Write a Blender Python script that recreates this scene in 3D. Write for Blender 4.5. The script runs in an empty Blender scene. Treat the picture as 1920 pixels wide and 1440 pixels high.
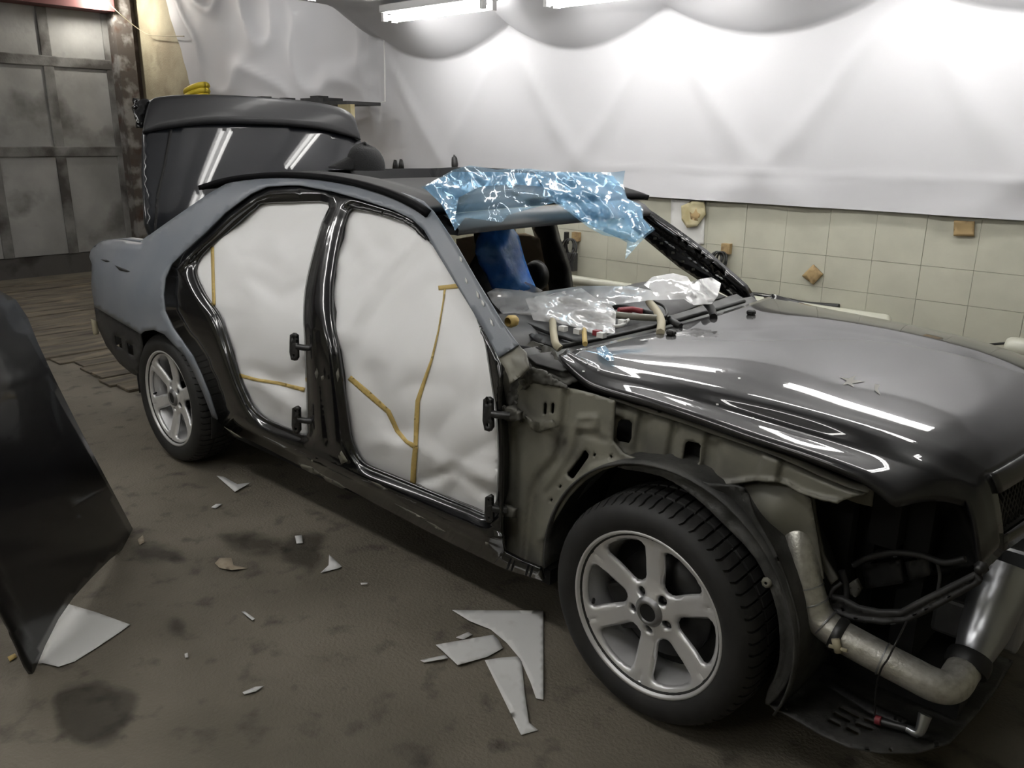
import bpy, bmesh, math, random
import numpy as np
from mathutils import Vector, Matrix, noise
from mathutils.geometry import delaunay_2d_cdt

random.seed(7)
scn = bpy.context.scene
COL = scn.collection

# ------------------------------------------------------------------ camera
FPX = 1557.8
CAM = np.array([3.762, -1.633, 1.528])
YAW, PITCH, ROLL = 2.31470, 0.287285, 0.011485
_f = np.array([math.cos(PITCH)*math.cos(YAW), math.cos(PITCH)*math.sin(YAW), -math.sin(PITCH)])
_r0 = np.array([math.sin(YAW), -math.cos(YAW), 0.0])
_u0 = np.cross(_r0, _f)
_r = _r0*math.cos(ROLL) + _u0*math.sin(ROLL)
_u = _u0*math.cos(ROLL) - _r0*math.sin(ROLL)
cam_data = bpy.data.cameras.new('camera')
cam_data.sensor_fit = 'HORIZONTAL'; cam_data.sensor_width = 36.0
cam_data.lens = FPX/1920*36.0
cam_data.clip_start = 0.05; cam_data.clip_end = 100
cam = bpy.data.objects.new('camera', cam_data); COL.objects.link(cam)
M = Matrix.Identity(4)
for i in range(3):
    M[i][0], M[i][1], M[i][2], M[i][3] = _r[i], _u[i], -_f[i], CAM[i]
cam.matrix_world = M
scn.camera = cam

# ------------------------------------------------------------------ world and exposure
world = bpy.data.worlds.new('world'); scn.world = world; world.use_nodes = True
bg = world.node_tree.nodes['Background']
bg.inputs[0].default_value = (0.80, 0.88, 1.0, 1); bg.inputs[1].default_value = 0.10
scn.view_settings.view_transform = 'Standard'
scn.view_settings.look = 'None'
scn.view_settings.gamma = 1.0
scn.view_settings.use_curve_mapping = False
scn.view_settings.exposure = 0.0
TUBE_STRENGTH = 26.0

# ------------------------------------------------------------------ pixel rays
def ray(px, py):
    return _f + (px-960)/FPX*_r - (py-720)/FPX*_u
def atX(px, py, v): k = ray(px, py); return CAM + (v-CAM[0])/k[0]*k
def atY(px, py, v): k = ray(px, py); return CAM + (v-CAM[1])/k[1]*k
def atZ(px, py, v): k = ray(px, py); return CAM + (v-CAM[2])/k[2]*k

def smooth_table(pts):
    xs = [p[0] for p in pts]; ys = [p[1] for p in pts]
    def fn(x):
        if x <= xs[0]: return ys[0] + (ys[1]-ys[0])/(xs[1]-xs[0])*(x-xs[0])
        if x >= xs[-1]: return ys[-1]
        i = max(j for j in range(len(xs)-1) if xs[j] <= x)
        h = xs[i+1]-xs[i]; t = (x-xs[i])/h
        def m(j):
            if j == 0: return (ys[1]-ys[0])/(xs[1]-xs[0])
            if j == len(xs)-1: return (ys[-1]-ys[-2])/(xs[-1]-xs[-2])
            return (ys[j+1]-ys[j-1])/(xs[j+1]-xs[j-1])
        a, b = m(i)*h, m(i+1)*h
        return (2*t**3-3*t**2+1)*ys[i] + (t**3-2*t**2+t)*a + (-2*t**3+3*t**2)*ys[i+1] + (t**3-t**2)*b
    return fn

W = 1.74                      # car width; near flank y = 0, far flank y = W
WB = 2.71                     # wheel base; rear axle x = 0
_side = smooth_table([(.10,.14),(.25,.075),(.30,.05),(.40,.02),(.55,.003),(.70,0),(.82,.01),(.90,.035),
                      (.98,.075),(1.10,.135),(1.20,.185),(1.28,.23),(1.33,.272),(1.36,.31),(1.385,.37),(1.40,.46)])
def side(x, z):
    y = _side(min(max(z, .05), 1.40))
    if x < -.1: y += .15*(-x-.1)**2
    return y
def root(g, y):
    for _ in range(12):
        a = g(y); d = (g(y+1e-3)-a)/1e-3
        if abs(d) < .15: d = .15 if d >= 0 else -.15
        s = max(-.15, min(.15, a/d)); y -= s
        if abs(s) < 1e-6: break
    return y
def surf_side(off=0.0):
    def fn(px, py, o=0.0):
        def g(y):
            p = atY(px, py, y); return y-side(p[0], p[2])-off-o
        return atY(px, py, root(g, .1))
    return fn
def surf_far(off=0.0):
    def fn(px, py, o=0.0):
        def g(y):
            p = atY(px, py, y); return y-W+side(p[0], p[2])+off+o
        return atY(px, py, root(g, 1.6))
    return fn
def surf_plane(p0, n):
    p0 = np.array(p0, float); n = np.array(n, float); n /= np.linalg.norm(n)
    def fn(px, py, o=0.0):
        k = ray(px, py)
        return CAM + ((p0+n*o-CAM)@n)/(k@n)*k
    return fn
def surf_y(v): return surf_plane((0, v, 0), (0, 1, 0))
def surf_z(v): return surf_plane((0, 0, v), (0, 0, 1))
def surf_x(v): return surf_plane((v, 0, 0), (1, 0, 0))

# ------------------------------------------------------------------ materials
MATS = {}
def mat(name, col, rough=.5, metal=0.0, coat=0.0, coat_rough=.05, col2=None, scale=8.0, detail=4.0, lo=.35, hi=.65,
        bump=0.0, bump_scale=60.0, emit=None, spec=.5, alpha=None, col3=None, scale3=3.0, lo3=.55, hi3=.7, rough2=None, stretch=None):
    m = bpy.data.materials.new(name); m.use_nodes = True
    nt = m.node_tree; N = nt.nodes; L = nt.links
    b = N['Principled BSDF']
    b.inputs['Base Color'].default_value = (*col, 1)
    b.inputs['Roughness'].default_value = rough
    b.inputs['Metallic'].default_value = metal
    b.inputs['Coat Weight'].default_value = coat
    b.inputs['Coat Roughness'].default_value = coat_rough
    b.inputs['Specular IOR Level'].default_value = spec
    tc = N.new('ShaderNodeTexCoord')
    src = tc.outputs['Object']
    if stretch:
        mp = N.new('ShaderNodeMapping'); mp.inputs['Scale'].default_value = stretch
        L.new(src, mp.inputs['Vector']); src = mp.outputs['Vector']
    if col2 is not None:
        nz = N.new('ShaderNodeTexNoise'); nz.inputs['Scale'].default_value = scale; nz.inputs['Detail'].default_value = detail
        L.new(src, nz.inputs['Vector'])
        mr = N.new('ShaderNodeMapRange'); mr.inputs['From Min'].default_value = lo; mr.inputs['From Max'].default_value = hi
        L.new(nz.outputs['Fac'], mr.inputs['Value'])
        mx = N.new('ShaderNodeMix'); mx.data_type = 'RGBA'
        mx.inputs['A'].default_value = (*col, 1); mx.inputs['B'].default_value = (*col2, 1)
        L.new(mr.outputs['Result'], mx.inputs['Factor'])
        out = mx.outputs['Result']
        if col3 is not None:
            n3 = N.new('ShaderNodeTexNoise'); n3.inputs['Scale'].default_value = scale3; n3.inputs['Detail'].default_value = 6
            L.new(src, n3.inputs['Vector'])
            m3 = N.new('ShaderNodeMapRange'); m3.inputs['From Min'].default_value = lo3; m3.inputs['From Max'].default_value = hi3
            L.new(n3.outputs['Fac'], m3.inputs['Value'])
            x3 = N.new('ShaderNodeMix'); x3.data_type = 'RGBA'; x3.inputs['B'].default_value = (*col3, 1)
            L.new(out, x3.inputs['A']); L.new(m3.outputs['Result'], x3.inputs['Factor']); out = x3.outputs['Result']
        L.new(out, b.inputs['Base Color'])
        if rough2 is not None:
            r2 = N.new('ShaderNodeMapRange'); r2.inputs['To Min'].default_value = rough; r2.inputs['To Max'].default_value = rough2
            L.new(mr.outputs['Result'], r2.inputs['Value']); L.new(r2.outputs['Result'], b.inputs['Roughness'])
    if bump:
        nb = N.new('ShaderNodeTexNoise'); nb.inputs['Scale'].default_value = bump_scale; nb.inputs['Detail'].default_value = 5
        L.new(src, nb.inputs['Vector'])
        bp = N.new('ShaderNodeBump'); bp.inputs['Strength'].default_value = bump; bp.inputs['Distance'].default_value = .01
        L.new(nb.outputs['Fac'], bp.inputs['Height']); L.new(bp.outputs['Normal'], b.inputs['Normal'])
    if emit:
        b.inputs['Emission Color'].default_value = (*emit[0], 1); b.inputs['Emission Strength'].default_value = emit[1]
    if alpha is not None:
        tr = N.new('ShaderNodeBsdfTransparent'); tr.inputs['Color'].default_value = (*alpha[1], 1)
        ms = N.new('ShaderNodeMixShader'); ms.inputs['Fac'].default_value = alpha[0]
        L.new(tr.outputs[0], ms.inputs[1]); L.new(b.outputs[0], ms.inputs[2])
        L.new(ms.outputs[0], N['Material Output'].inputs['Surface'])
    MATS[name] = m
    return m

m_primer = mat('primer_grey', (.175,.195,.225), .42, col2=(.205,.22,.245), scale=5, bump=.05, bump_scale=200, coat=.15, coat_rough=.3)
m_black = mat('black_paint', (.006,.006,.007), .22, coat=1.0, coat_rough=.06, bump=.02, bump_scale=30)
m_black_dull = mat('black_worn', (.010,.010,.011), .38, col2=(.03,.03,.03), scale=14, lo=.5, hi=.7, coat=.5, coat_rough=.2)
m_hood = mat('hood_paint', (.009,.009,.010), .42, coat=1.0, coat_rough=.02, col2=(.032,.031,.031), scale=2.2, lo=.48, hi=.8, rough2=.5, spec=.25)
m_trunk = mat('trunk_paint', (.006,.007,.010), .4, coat=.6, coat_rough=.03, spec=.2)
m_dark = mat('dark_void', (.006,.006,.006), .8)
m_darkgrey = mat('dark_grey_plastic', (.025,.025,.026), .55, col2=(.04,.04,.04), scale=20)
m_apron = mat('apron_metal', (.165,.160,.132), .5, col2=(.215,.208,.168), scale=7, col3=(.085,.082,.072), scale3=5, lo3=.5, hi3=.72, coat=.15, coat_rough=.3)
m_apron_dark = mat('apron_metal_dark', (.07,.068,.06), .6, col2=(.115,.112,.098), scale=9)
m_liner = mat('liner_plastic', (.035,.035,.033), .6, col2=(.085,.083,.077), scale=12, lo=.45, hi=.75, bump=.2, bump_scale=90)
m_tyre = mat('tyre_rubber', (.016,.016,.016), .62, col2=(.028,.027,.026), scale=15, lo=.4, hi=.8)
m_rim = mat('rim_silver', (.76,.76,.77), .38, metal=.6, coat=.3, coat_rough=.2)
m_rim_dirty = mat('rim_silver_dirty', (.33,.33,.34), .38, metal=.7, col2=(.2,.2,.2), scale=20)
m_disc = mat('brake_steel', (.05,.05,.05), .45, metal=.8)
m_alu = mat('aluminium_pipe', (.62,.61,.56), .38, metal=.7, col2=(.40,.385,.34), scale=60, lo=.4, hi=.8, bump=.15, bump_scale=150)
m_alu2 = mat('aluminium_tank', (.42,.43,.45), .3, metal=.9)
m_paper = mat('masking_paper', (.86,.86,.86), .6, bump=.03, bump_scale=12, spec=.3)
m_paper_floor = mat('paper_scrap', (.74,.74,.73), .7, col2=(.62,.61,.59), scale=15, lo=.55, hi=.8)
m_paper_tan = mat('paper_tan', (.42,.36,.27), .8, col2=(.3,.25,.18), scale=30)
m_header = mat('header_trim', (.06,.06,.062), .45)
m_brown = mat('brown_paper', (.42,.33,.23), .8)
m_stain = mat('oil_stain', (.030,.026,.021), .6, col2=(.045,.040,.031), scale=22, lo=.4, hi=.6)
def fade_material(m):
    # soft-edged stain: density comes from the mesh attribute 'fade'
    nt = m.node_tree; N = nt.nodes; L = nt.links; b = N['Principled BSDF']
    at = N.new('ShaderNodeAttribute'); at.attribute_name = 'fade'
    tc = N.new('ShaderNodeTexCoord'); no = N.new('ShaderNodeTexNoise'); no.inputs['Scale'].default_value = 14; no.inputs['Detail'].default_value = 6
    L.new(tc.outputs['Object'], no.inputs['Vector'])
    mu = N.new('ShaderNodeMath'); mu.operation = 'ADD'; L.new(at.outputs['Fac'], mu.inputs[0]); L.new(no.outputs['Fac'], mu.inputs[1])
    mr = N.new('ShaderNodeMapRange'); mr.inputs['From Min'].default_value = .62; mr.inputs['From Max'].default_value = 1.25; mr.inputs['To Max'].default_value = .45
    L.new(mu.outputs[0], mr.inputs['Value'])
    tr = N.new('ShaderNodeBsdfTransparent'); ms = N.new('ShaderNodeMixShader')
    L.new(mr.outputs['Result'], ms.inputs['Fac']); L.new(tr.outputs[0], ms.inputs[1]); L.new(b.outputs[0], ms.inputs[2])
    L.new(ms.outputs[0], N['Material Output'].inputs['Surface'])
m_stain.node_tree.nodes['Principled BSDF'].inputs['Roughness'].default_value = .5
fade_material(m_stain)
m_roof = mat('roof_paint', (.006,.006,.007), .55, spec=.06)
m_black_panel = mat('black_panel_paint', (.004,.004,.005), .35, coat=.45, coat_rough=.05, spec=.2)
m_tape = mat('masking_tape', (.52,.38,.13), .6)
m_steel = mat('hinge_steel', (.06,.06,.06), .4, metal=.7)
m_floor = mat('concrete', (.118,.104,.079), .75, col2=(.188,.167,.130), scale=1.6, detail=9, lo=.35, hi=.65,
              col3=(.060,.052,.041), scale3=9, lo3=.56, hi3=.74, bump=.5, bump_scale=90)
m_plank = mat('floor_plank', (.15,.125,.09), .8, col2=(.07,.06,.047), scale=3, lo=.4, hi=.62, col3=(.21,.175,.125), scale3=2, lo3=.55, hi3=.65, bump=.3, stretch=(4,1,1))
m_tile = mat('wall_panel', (.50,.495,.405), .6, col2=(.45,.445,.365), scale=6, bump=.12, bump_scale=35)
m_wall = mat('wall_base', (.40,.385,.29), .85, col2=(.30,.29,.21), scale=5)
m_wall_old = mat('wall_plaster', (.42,.38,.27), .9, col2=(.3,.26,.18), scale=3, col3=(.12,.1,.07), scale3=2.5, lo3=.55, hi3=.75, bump=.3)
m_gate = mat('gate_sheet', (.27,.27,.262), .6, col2=(.38,.38,.37), scale=2.2, detail=6, col3=(.09,.085,.078), scale3=1.8, lo3=.52, hi3=.70, bump=.15, bump_scale=20)
m_gate_dark = mat('gate_frame', (.085,.08,.075), .75, col2=(.09,.085,.08), scale=5, col3=(.025,.02,.018), scale3=3)
m_rust = mat('rusty_post', (.06,.045,.038), .85, col2=(.13,.11,.10), scale=7, lo=.5, hi=.7, col3=(.09,.045,.03), scale3=4, bump=.5, bump_scale=30)
m_gate_bar = mat('gate_bar', (.17,.168,.16), .7, col2=(.26,.258,.25), scale=4, detail=7, col3=(.06,.055,.05), scale3=3, lo3=.42, hi3=.62, bump=.2)
m_post = mat('flaky_post', (.10,.085,.075), .85, col2=(.30,.29,.28), scale=6, detail=8, lo=.48, hi=.62, col3=(.08,.045,.032), scale3=5, bump=.5, bump_scale=30)
m_spoiler = mat('spoiler_paint', (.016,.016,.018), .5, coat=.12, coat_rough=.15, spec=.3)
m_red = mat('red_beam', (.12,.035,.035), .7)
m_sheet = mat('white_sheet', (.55,.55,.57), .55, spec=.3)
m_tube = mat('tube_glow', (1,1,1), .5, emit=((1.0,.985,.95), TUBE_STRENGTH))
m_bulb = mat('bulb_glow', (1,1,1), .5, emit=((1.0,.95,.85), 500))
m_housing = mat('lamp_housing', (.7,.7,.7), .4)
m_blue = mat('blue_film', (.36,.62,.86), .12, alpha=(.30,(.74,.89,.98)), spec=1.0, coat=1.0, coat_rough=.05)
m_blue2 = mat('blue_film_fold', (.30,.57,.84), .12, alpha=(.42,(.66,.85,.98)), spec=1.0, coat=1.0, coat_rough=.05)
m_blue_deep = mat('blue_film_deep', (.05,.24,.85), .22, col2=(.14,.40,.90), scale=9, spec=.7, bump=.5, bump_scale=18)
m_clear = mat('clear_film', (.88,.88,.88), .12, alpha=(.66,(.93,.93,.93)), spec=1.0, coat=1.0, coat_rough=.08)
m_fabric = mat('seat_fabric', (.045,.042,.038), .9, col2=(.07,.065,.06), scale=30)
m_cap = mat('cap_cloth', (.012,.012,.013), .85, bump=.3, bump_scale=200)
m_dash = mat('dash_plastic', (.085,.085,.085), .55, col2=(.15,.15,.148), scale=6)
m_wire = mat('wire_black', (.012,.012,.012), .5)
m_wire_beige = mat('wire_beige', (.42,.38,.27), .6)
m_wire_red = mat('wire_red', (.25,.03,.04), .5)
m_wood = mat('plywood', (.38,.27,.13), .75, col2=(.16,.10,.05), scale=22, lo=.45, hi=.7)
m_cream = mat('cream_paint', (.55,.50,.32), .7, col2=(.4,.34,.18), scale=10)
m_heater = mat('heater_cream', (.50,.50,.42), .35, coat=.4)
m_yellow = mat('yellow_plastic', (.55,.42,.03), .5)
m_white = mat('white_plastic', (.7,.7,.68), .5)
m_glass = mat('dark_glass', (.01,.011,.013), .05, coat=1)

# ------------------------------------------------------------------ object helpers
CAR_AT = Vector((1.36, .87, 0))
def obj(name, verts, faces, material, parent=None, smooth=True, thick=0.0, thick_off=0.0, kind=None, loc=None, label=None):
    me = bpy.data.meshes.new(name)
    me.from_pydata([tuple(map(float, v)) for v in verts], [], faces)
    me.update()
    if smooth:
        me.polygons.foreach_set('use_smooth', [True]*len(me.polygons))
    me.materials.append(material)
    o = bpy.data.objects.new(name, me); COL.objects.link(o)
    if loc is not None: o.location = loc
    put(o, parent)
    if thick:
        md = o.modifiers.new('thickness', 'SOLIDIFY'); md.thickness = thick; md.offset = thick_off
    if kind: o['kind'] = kind
    if label: o['label'] = label
    return o
def put(o, parent):
    if parent is not None:
        o.parent = parent
        o.matrix_parent_inverse = Matrix.Translation(-world_of(parent))
def world_of(o):
    v = Vector((0,0,0)) + o.location
    p = o.parent
    if p is not None and tuple(o.matrix_parent_inverse.translation) == (0,0,0): v = v + world_of(p)
    return v
def thing(name, loc, label, cat, group=None):
    o = bpy.data.objects.new(name, None); COL.objects.link(o); o.location = loc
    o.empty_display_size = .05
    tag(o, label, cat, group); return o
def tag(o, label, cat, group=None):
    o['label'] = label; o['category'] = cat
    if group: o['group'] = group
    return o
def struct(o): o['kind'] = 'structure'; return o

def autosmooth(o, deg=35):
    me = o.data
    try: me.set_sharp_from_angle(angle=math.radians(deg))
    except Exception: pass
    return o

def catmull(pts, n=6, closed=False):
    P = [np.array(p, float) for p in pts]; out = []
    m = len(P)
    rng = range(m if closed else m-1)
    for i in rng:
        p1, p2 = P[i], P[(i+1) % m]
        p0 = P[(i-1) % m] if (closed or i > 0) else 2*p1-p2
        p3 = P[(i+2) % m] if (closed or i < m-2) else 2*p2-p1
        for k in range(n):
            t = k/n
            out.append(.5*((2*p1)+(-p0+p2)*t+(2*p0-5*p1+4*p2-p3)*t*t+(-p0+3*p1-3*p2+p3)*t**3))
    if not closed: out.append(P[-1])
    return out
def dense(pts, step, closed=True):
    out = []; m = len(pts)
    for i in range(m if closed else m-1):
        a = np.array(pts[i], float); b = np.array(pts[(i+1) % m], float)
        k = max(1, int(round(np.linalg.norm(b-a)/step)))
        for j in range(k): out.append(a+(b-a)*j/k)
    if not closed: out.append(np.array(pts[-1], float))
    return out
def in_poly(P, poly):
    P = np.asarray(P, float); poly = np.asarray(poly, float)
    x, y = P[:,0], P[:,1]; c = np.zeros(len(P), bool)
    for i in range(len(poly)):
        x1, y1 = poly[i]; x2, y2 = poly[i-1]
        if y1 == y2: continue
        hit = ((y1 > y) != (y2 > y)) & (x < (x2-x1)*(y-y1)/(y2-y1)+x1)
        c ^= hit
    return c
def dist_poly(P, poly, closed=True):
    P = np.asarray(P, float); poly = np.asarray(poly, float); d = np.full(len(P), 1e9)
    for i in range(len(poly) if closed else len(poly)-1):
        a = poly[i]; b = poly[(i+1) % len(poly)]; ab = b-a; L = max(ab@ab, 1e-12)
        t = np.clip(((P-a)@ab)/L, 0, 1)
        q = P-(a+t[:,None]*ab)
        d = np.minimum(d, np.hypot(q[:,0], q[:,1]))
    return d
def offset_loop(loop, d, along):
    P = np.array(dense(loop, along)); n = len(P)
    T = np.roll(P,-2,0)-np.roll(P,2,0); N = np.stack([T[:,1],-T[:,0]],1); N /= np.maximum(np.hypot(N[:,0],N[:,1]),1e-9)[:,None]
    x, y = P[:,0], P[:,1]
    if (x*np.roll(y,-1)-np.roll(x,-1)*y).sum() < 0: N = -N
    return P+N*d
def loft_px(name, A, B, surf, ts, offs, material, parent, n=48, **kw):
    """rows between two photograph lines, laid on a surface with a depth profile"""
    def rs(L):
        L = np.array(catmull(L, 6)); s = np.concatenate([[0], np.cumsum(np.hypot(*np.diff(L,axis=0).T))]); u = np.linspace(0, s[-1], n)
        return np.stack([np.interp(u, s, L[:,0]), np.interp(u, s, L[:,1])], 1)
    a, b = rs(A), rs(B)
    rows = [[surf(*(p+(q-p)*t), o) for p, q in zip(a, b)] for t, o in zip(ts, offs)]
    ob = grid_mesh(name, rows, material, parent, **kw); face_camera(ob); return ob
def mesh2d(outline, holes=(), grid=12.0, edge=8.0, jitter=0.0, rings=None):
    """triangulate a 2D outline with holes, interior grid points; returns (points, tris)"""
    loops = [dense(outline, edge)] + [dense(h, edge) for h in holes]
    V = []; E = []
    for lp in loops:
        s = len(V); V += [tuple(p) for p in lp]
        E += [(s+i, s+(i+1) % len(lp)) for i in range(len(lp))]
    A = np.array(loops[0]); lo = A.min(0); hi = A.max(0)
    g = []
    if rings:
        near, dists, along = rings
        for lp in near:
            for d in dists:
                q = offset_loop(lp, d, along)
                q = q[in_poly(q, A)]
                dd = np.min([dist_poly(q, l2) for l2 in near], axis=0)
                q = q[dd > d-.6]
                for h in loops[1:]: q = q[~in_poly(q, h)]
                q = q[dist_poly(q, A) > 2.2]
                V += [tuple(p) for p in q]
    row = 0; yy = lo[1]
    while yy <= hi[1]:
        xx = lo[0] + (grid/2 if row % 2 else 0)
        while xx <= hi[0]:
            g.append((xx+random.uniform(-jitter, jitter), yy+random.uniform(-jitter, jitter))); xx += grid
        yy += grid*.87; row += 1
    if g:
        g = np.array(g); ok = in_poly(g, A)
        for h in loops[1:]: ok &= ~in_poly(g, h)
        g = g[ok]
        if len(g):
            dd = dist_poly(g, A)
            for h in loops[1:]: dd = np.minimum(dd, dist_poly(g, h))
            g = g[dd > (grid*.42 if not rings else rings[1][-1]+grid*.4)]
            V += [tuple(p) for p in g]
    r = delaunay_2d_cdt([Vector(v) for v in V], E, [], 0, 1e-6)
    pv = np.array([(v.x, v.y) for v in r[0]]); F = [tuple(t) for t in r[2]]
    cen = np.array([pv[list(t)].mean(0) for t in F])
    ok = in_poly(cen, A)
    for h in loops[1:]: ok &= ~in_poly(cen, h)
    F = [t for t, k in zip(F, ok) if k]
    used = sorted({i for t in F for i in t}); mp = {i: k for k, i in enumerate(used)}
    return pv[used], [tuple(mp[i] for i in t) for t in F]
def panel(name, outline, surf, material, parent=None, holes=(), grid=12.0, edge=8.0, relief=None, thick=.004, thick_off=0.0, jitter=0.0, rings=None, **kw):
    """a sheet whose outline is read from the photograph and laid on a real surface in the room"""
    pv, F = mesh2d(outline, holes, grid, edge, jitter, rings)
    o = relief(pv) if relief is not None else np.zeros(len(pv))
    verts = [surf(p[0], p[1], k) for p, k in zip(pv, o)]
    ob = obj(name, verts, F, material, parent, thick=thick, thick_off=thick_off, **kw)
    face_camera(ob)
    return ob
def face_camera(ob):
    me = ob.data
    s = 0
    c = Vector(CAM)
    for p in me.polygons: s += p.area*(1 if p.normal.dot(c-p.center) > 0 else -1)
    if s < 0: me.flip_normals()
def grid_mesh(name, rows, material, parent=None, closed_u=False, closed_v=False, **kw):
    nu = len(rows); nv = len(rows[0]); V = [p for r in rows for p in r]; F = []
    for i in range(nu if closed_u else nu-1):
        for j in range(nv if closed_v else nv-1):
            a = i*nv+j; b = i*nv+(j+1) % nv; c = ((i+1) % nu)*nv+(j+1) % nv; d = ((i+1) % nu)*nv+j
            F.append((a, b, c, d))
    return obj(name, V, F, material, parent, **kw)
def box_vf(a, b):
    x0,y0,z0 = a; x1,y1,z1 = b
    V = [(x0,y0,z0),(x1,y0,z0),(x1,y1,z0),(x0,y1,z0),(x0,y0,z1),(x1,y0,z1),(x1,y1,z1),(x0,y1,z1)]
    return V, [(0,3,2,1),(4,5,6,7),(0,1,5,4),(1,2,6,5),(2,3,7,6),(3,0,4,7)]
def box(name, a, b, material, parent=None, bevel=0.0, **kw):
    V, F = box_vf(a, b)
    o = obj(name, V, F, material, parent, smooth=False, **kw)
    if bevel:
        md = o.modifiers.new('bevel', 'BEVEL'); md.width = bevel; md.segments = 2
    return o
def tube_vf(path, rad, seg=10, caps=True):
    P = [np.array(p, float) for p in path]; n = len(P)
    R = rad if hasattr(rad, '__len__') else [rad]*n
    V = []; F = []; ref = None
    for i in range(n):
        t = P[min(i+1, n-1)]-P[max(i-1, 0)]; t = t/max(np.linalg.norm(t), 1e-9)
        if ref is None:
            ref = np.array([0,0,1.0]) if abs(t[2]) < .9 else np.array([1.0,0,0])
        a = ref-(ref@t)*t
        a = a/max(np.linalg.norm(a), 1e-9); b = np.cross(t, a); ref = a
        for k in range(seg):
            w = 2*math.pi*k/seg
            V.append(P[i]+R[i]*(math.cos(w)*a+math.sin(w)*b))
    for i in range(n-1):
        for k in range(seg):
            F.append((i*seg+k, i*seg+(k+1) % seg, (i+1)*seg+(k+1) % seg, (i+1)*seg+k))
    if caps:
        F.append(tuple(range(seg-1, -1, -1))); F.append(tuple((n-1)*seg+k for k in range(seg)))
    return V, F
def tube(name, path, rad, material, parent=None, seg=10, curve=0, **kw):
    if curve: path = catmull(path, curve)
    if hasattr(rad, '__len__') and curve:
        rad = list(np.interp(np.linspace(0, 1, len(path)), np.linspace(0, 1, len(rad)), rad))
    V, F = tube_vf(path, rad, seg)
    return autosmooth(obj(name, V, F, material, parent, **kw), 50)
def lathe(name, prof, material, parent=None, seg=48, axis='y', **kw):
    """profile of (radius, axial)"""
    V = []; F = []; n = len(prof)
    for k in range(seg):
        w = 2*math.pi*k/seg
        for r_, a_ in prof:
            if axis == 'y': V.append((r_*math.cos(w), a_, r_*math.sin(w)))
            elif axis == 'z': V.append((r_*math.cos(w), r_*math.sin(w), a_))
            else: V.append((a_, r_*math.cos(w), r_*math.sin(w)))
    for k in range(seg):
        for i in range(n-1):
            F.append((k*n+i, k*n+i+1, ((k+1) % seg)*n+i+1, ((k+1) % seg)*n+i))
    return obj(name, V, F, material, parent, **kw)
def join_vf(parts):
    V = []; F = []
    for v, f in parts:
        s = len(V); V += list(v); F += [tuple(i+s for i in q) for q in f]
    return V, F
def nz(x, y, z=0.0): return noise.noise(Vector((x, y, z)))
def crumple(scale, amp, seed=0.0, sharp=True, ang=0.0, stretch=1.0):
    """relief for plastic or paper: ridged noise in pixel space"""
    def fn(pv):
        out = []
        ca, sa = math.cos(ang), math.sin(ang)
        for x0, y0 in pv:
            x, y = (x0*ca+y0*sa)/stretch, -x0*sa+y0*ca
            a = nz(x*scale, y*scale, seed); b = nz(x*scale*2.3+5, y*scale*2.3, seed+3)
            v = (1-2*abs(a))*.7+(1-2*abs(b))*.35 if sharp else a+b*.4
            out.append(v*amp)
        return np.array(out)
    return fn

#PART: ROOM
# ================================================================== ROOM
WY = 2.90                                    # face of the tiled wall
flo = struct(box('floor', (-6.6,-4.6,-.12), (5.6,3.05,0), m_floor))
wb = struct(box('wall_back', (-6.6,WY+.02,0), (5.6,3.05,3.2), m_wall))
struct(box('wall_front', (-6.6,-4.6,0), (5.6,-4.45,3.2), m_wall))
struct(box('wall_right', (5.45,-4.45,0), (5.6,2.92,3.2), m_wall))
struct(box('ceiling', (-6.6,-4.6,3.2), (5.6,3.05,3.3), m_gate_dark))
wl = struct(box('wall_left', (-6.6,-4.45,0), (-6.33,2.92,3.2), m_gate_dark))
box('plaster', (-6.32,WY-.005,0), (-4.3,WY+.02,3.15), m_wall_old, wb)

# wall tiles around the car
tile_x = [-.30+.247*i for i in range(19)]
tile_z = [.13,.34,.545,.755,.930,1.25]
for i in range(len(tile_x)-1):
    for j in range(len(tile_z)-1):
        d = .0009
        q = random.uniform(-.0015,.0015)
        box('tile', (tile_x[i]+d,WY+q,tile_z[j]+d), (tile_x[i+1]-d,WY+.02,tile_z[j+1]-d), m_tile, wb)
box('skirting', (-.3,WY,0), (4.15,WY+.02,.128), m_wall, wb)

# gate sheets
ge = [2.60,1.94,1.28,.62,-.04,-.7,-1.4,-2.1,-2.8]
gz = [(.26,1.30),(1.37,2.23),(2.30,2.78)]
for i in range(len(ge)-1):
    for a, b in gz:
        box('gate_sheet', (-6.335,ge[i+1]+.003,a-.033), (-6.31,ge[i]-.003,b+.033), m_gate, wl, bevel=.004)
for y in ge: box('gate_bar', (-6.312,y-.055,.22), (-6.292,y+.055,2.80), m_gate_bar, wl, bevel=.01)
for z in (1.335,2.265): box('gate_bar', (-6.308,-2.8,z-.055), (-6.288,2.6,z+.055), m_gate_bar, wl, bevel=.01)
box('gate_bottom', (-6.335,-4.4,0), (-6.31,2.6,.22), m_gate_dark, wl)
struct(box('trim_1', (-6.32,2.61,0), (-6.10,2.80,3.19), m_post))
struct(box('trim_2', (-6.32,2.805,0), (-6.2,2.89,3.19), m_rust))
struct(box('trim_3', (-6.33,-4.4,2.80), (-6.05,2.605,3.0), m_red))

# boards over the pit behind the car
for i in range(24):
    x0 = -5.95+.195*i
    y1 = random.uniform(1.9,2.3); y0 = random.uniform(-.9,-.6)
    if x0 > -2.6: y0 = random.uniform(.30,.42)
    box('floor_board', (x0+.008,y0,0), (x0+.187,y1,.012+random.uniform(0,.008)), m_plank, flo, bevel=.004)

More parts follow.
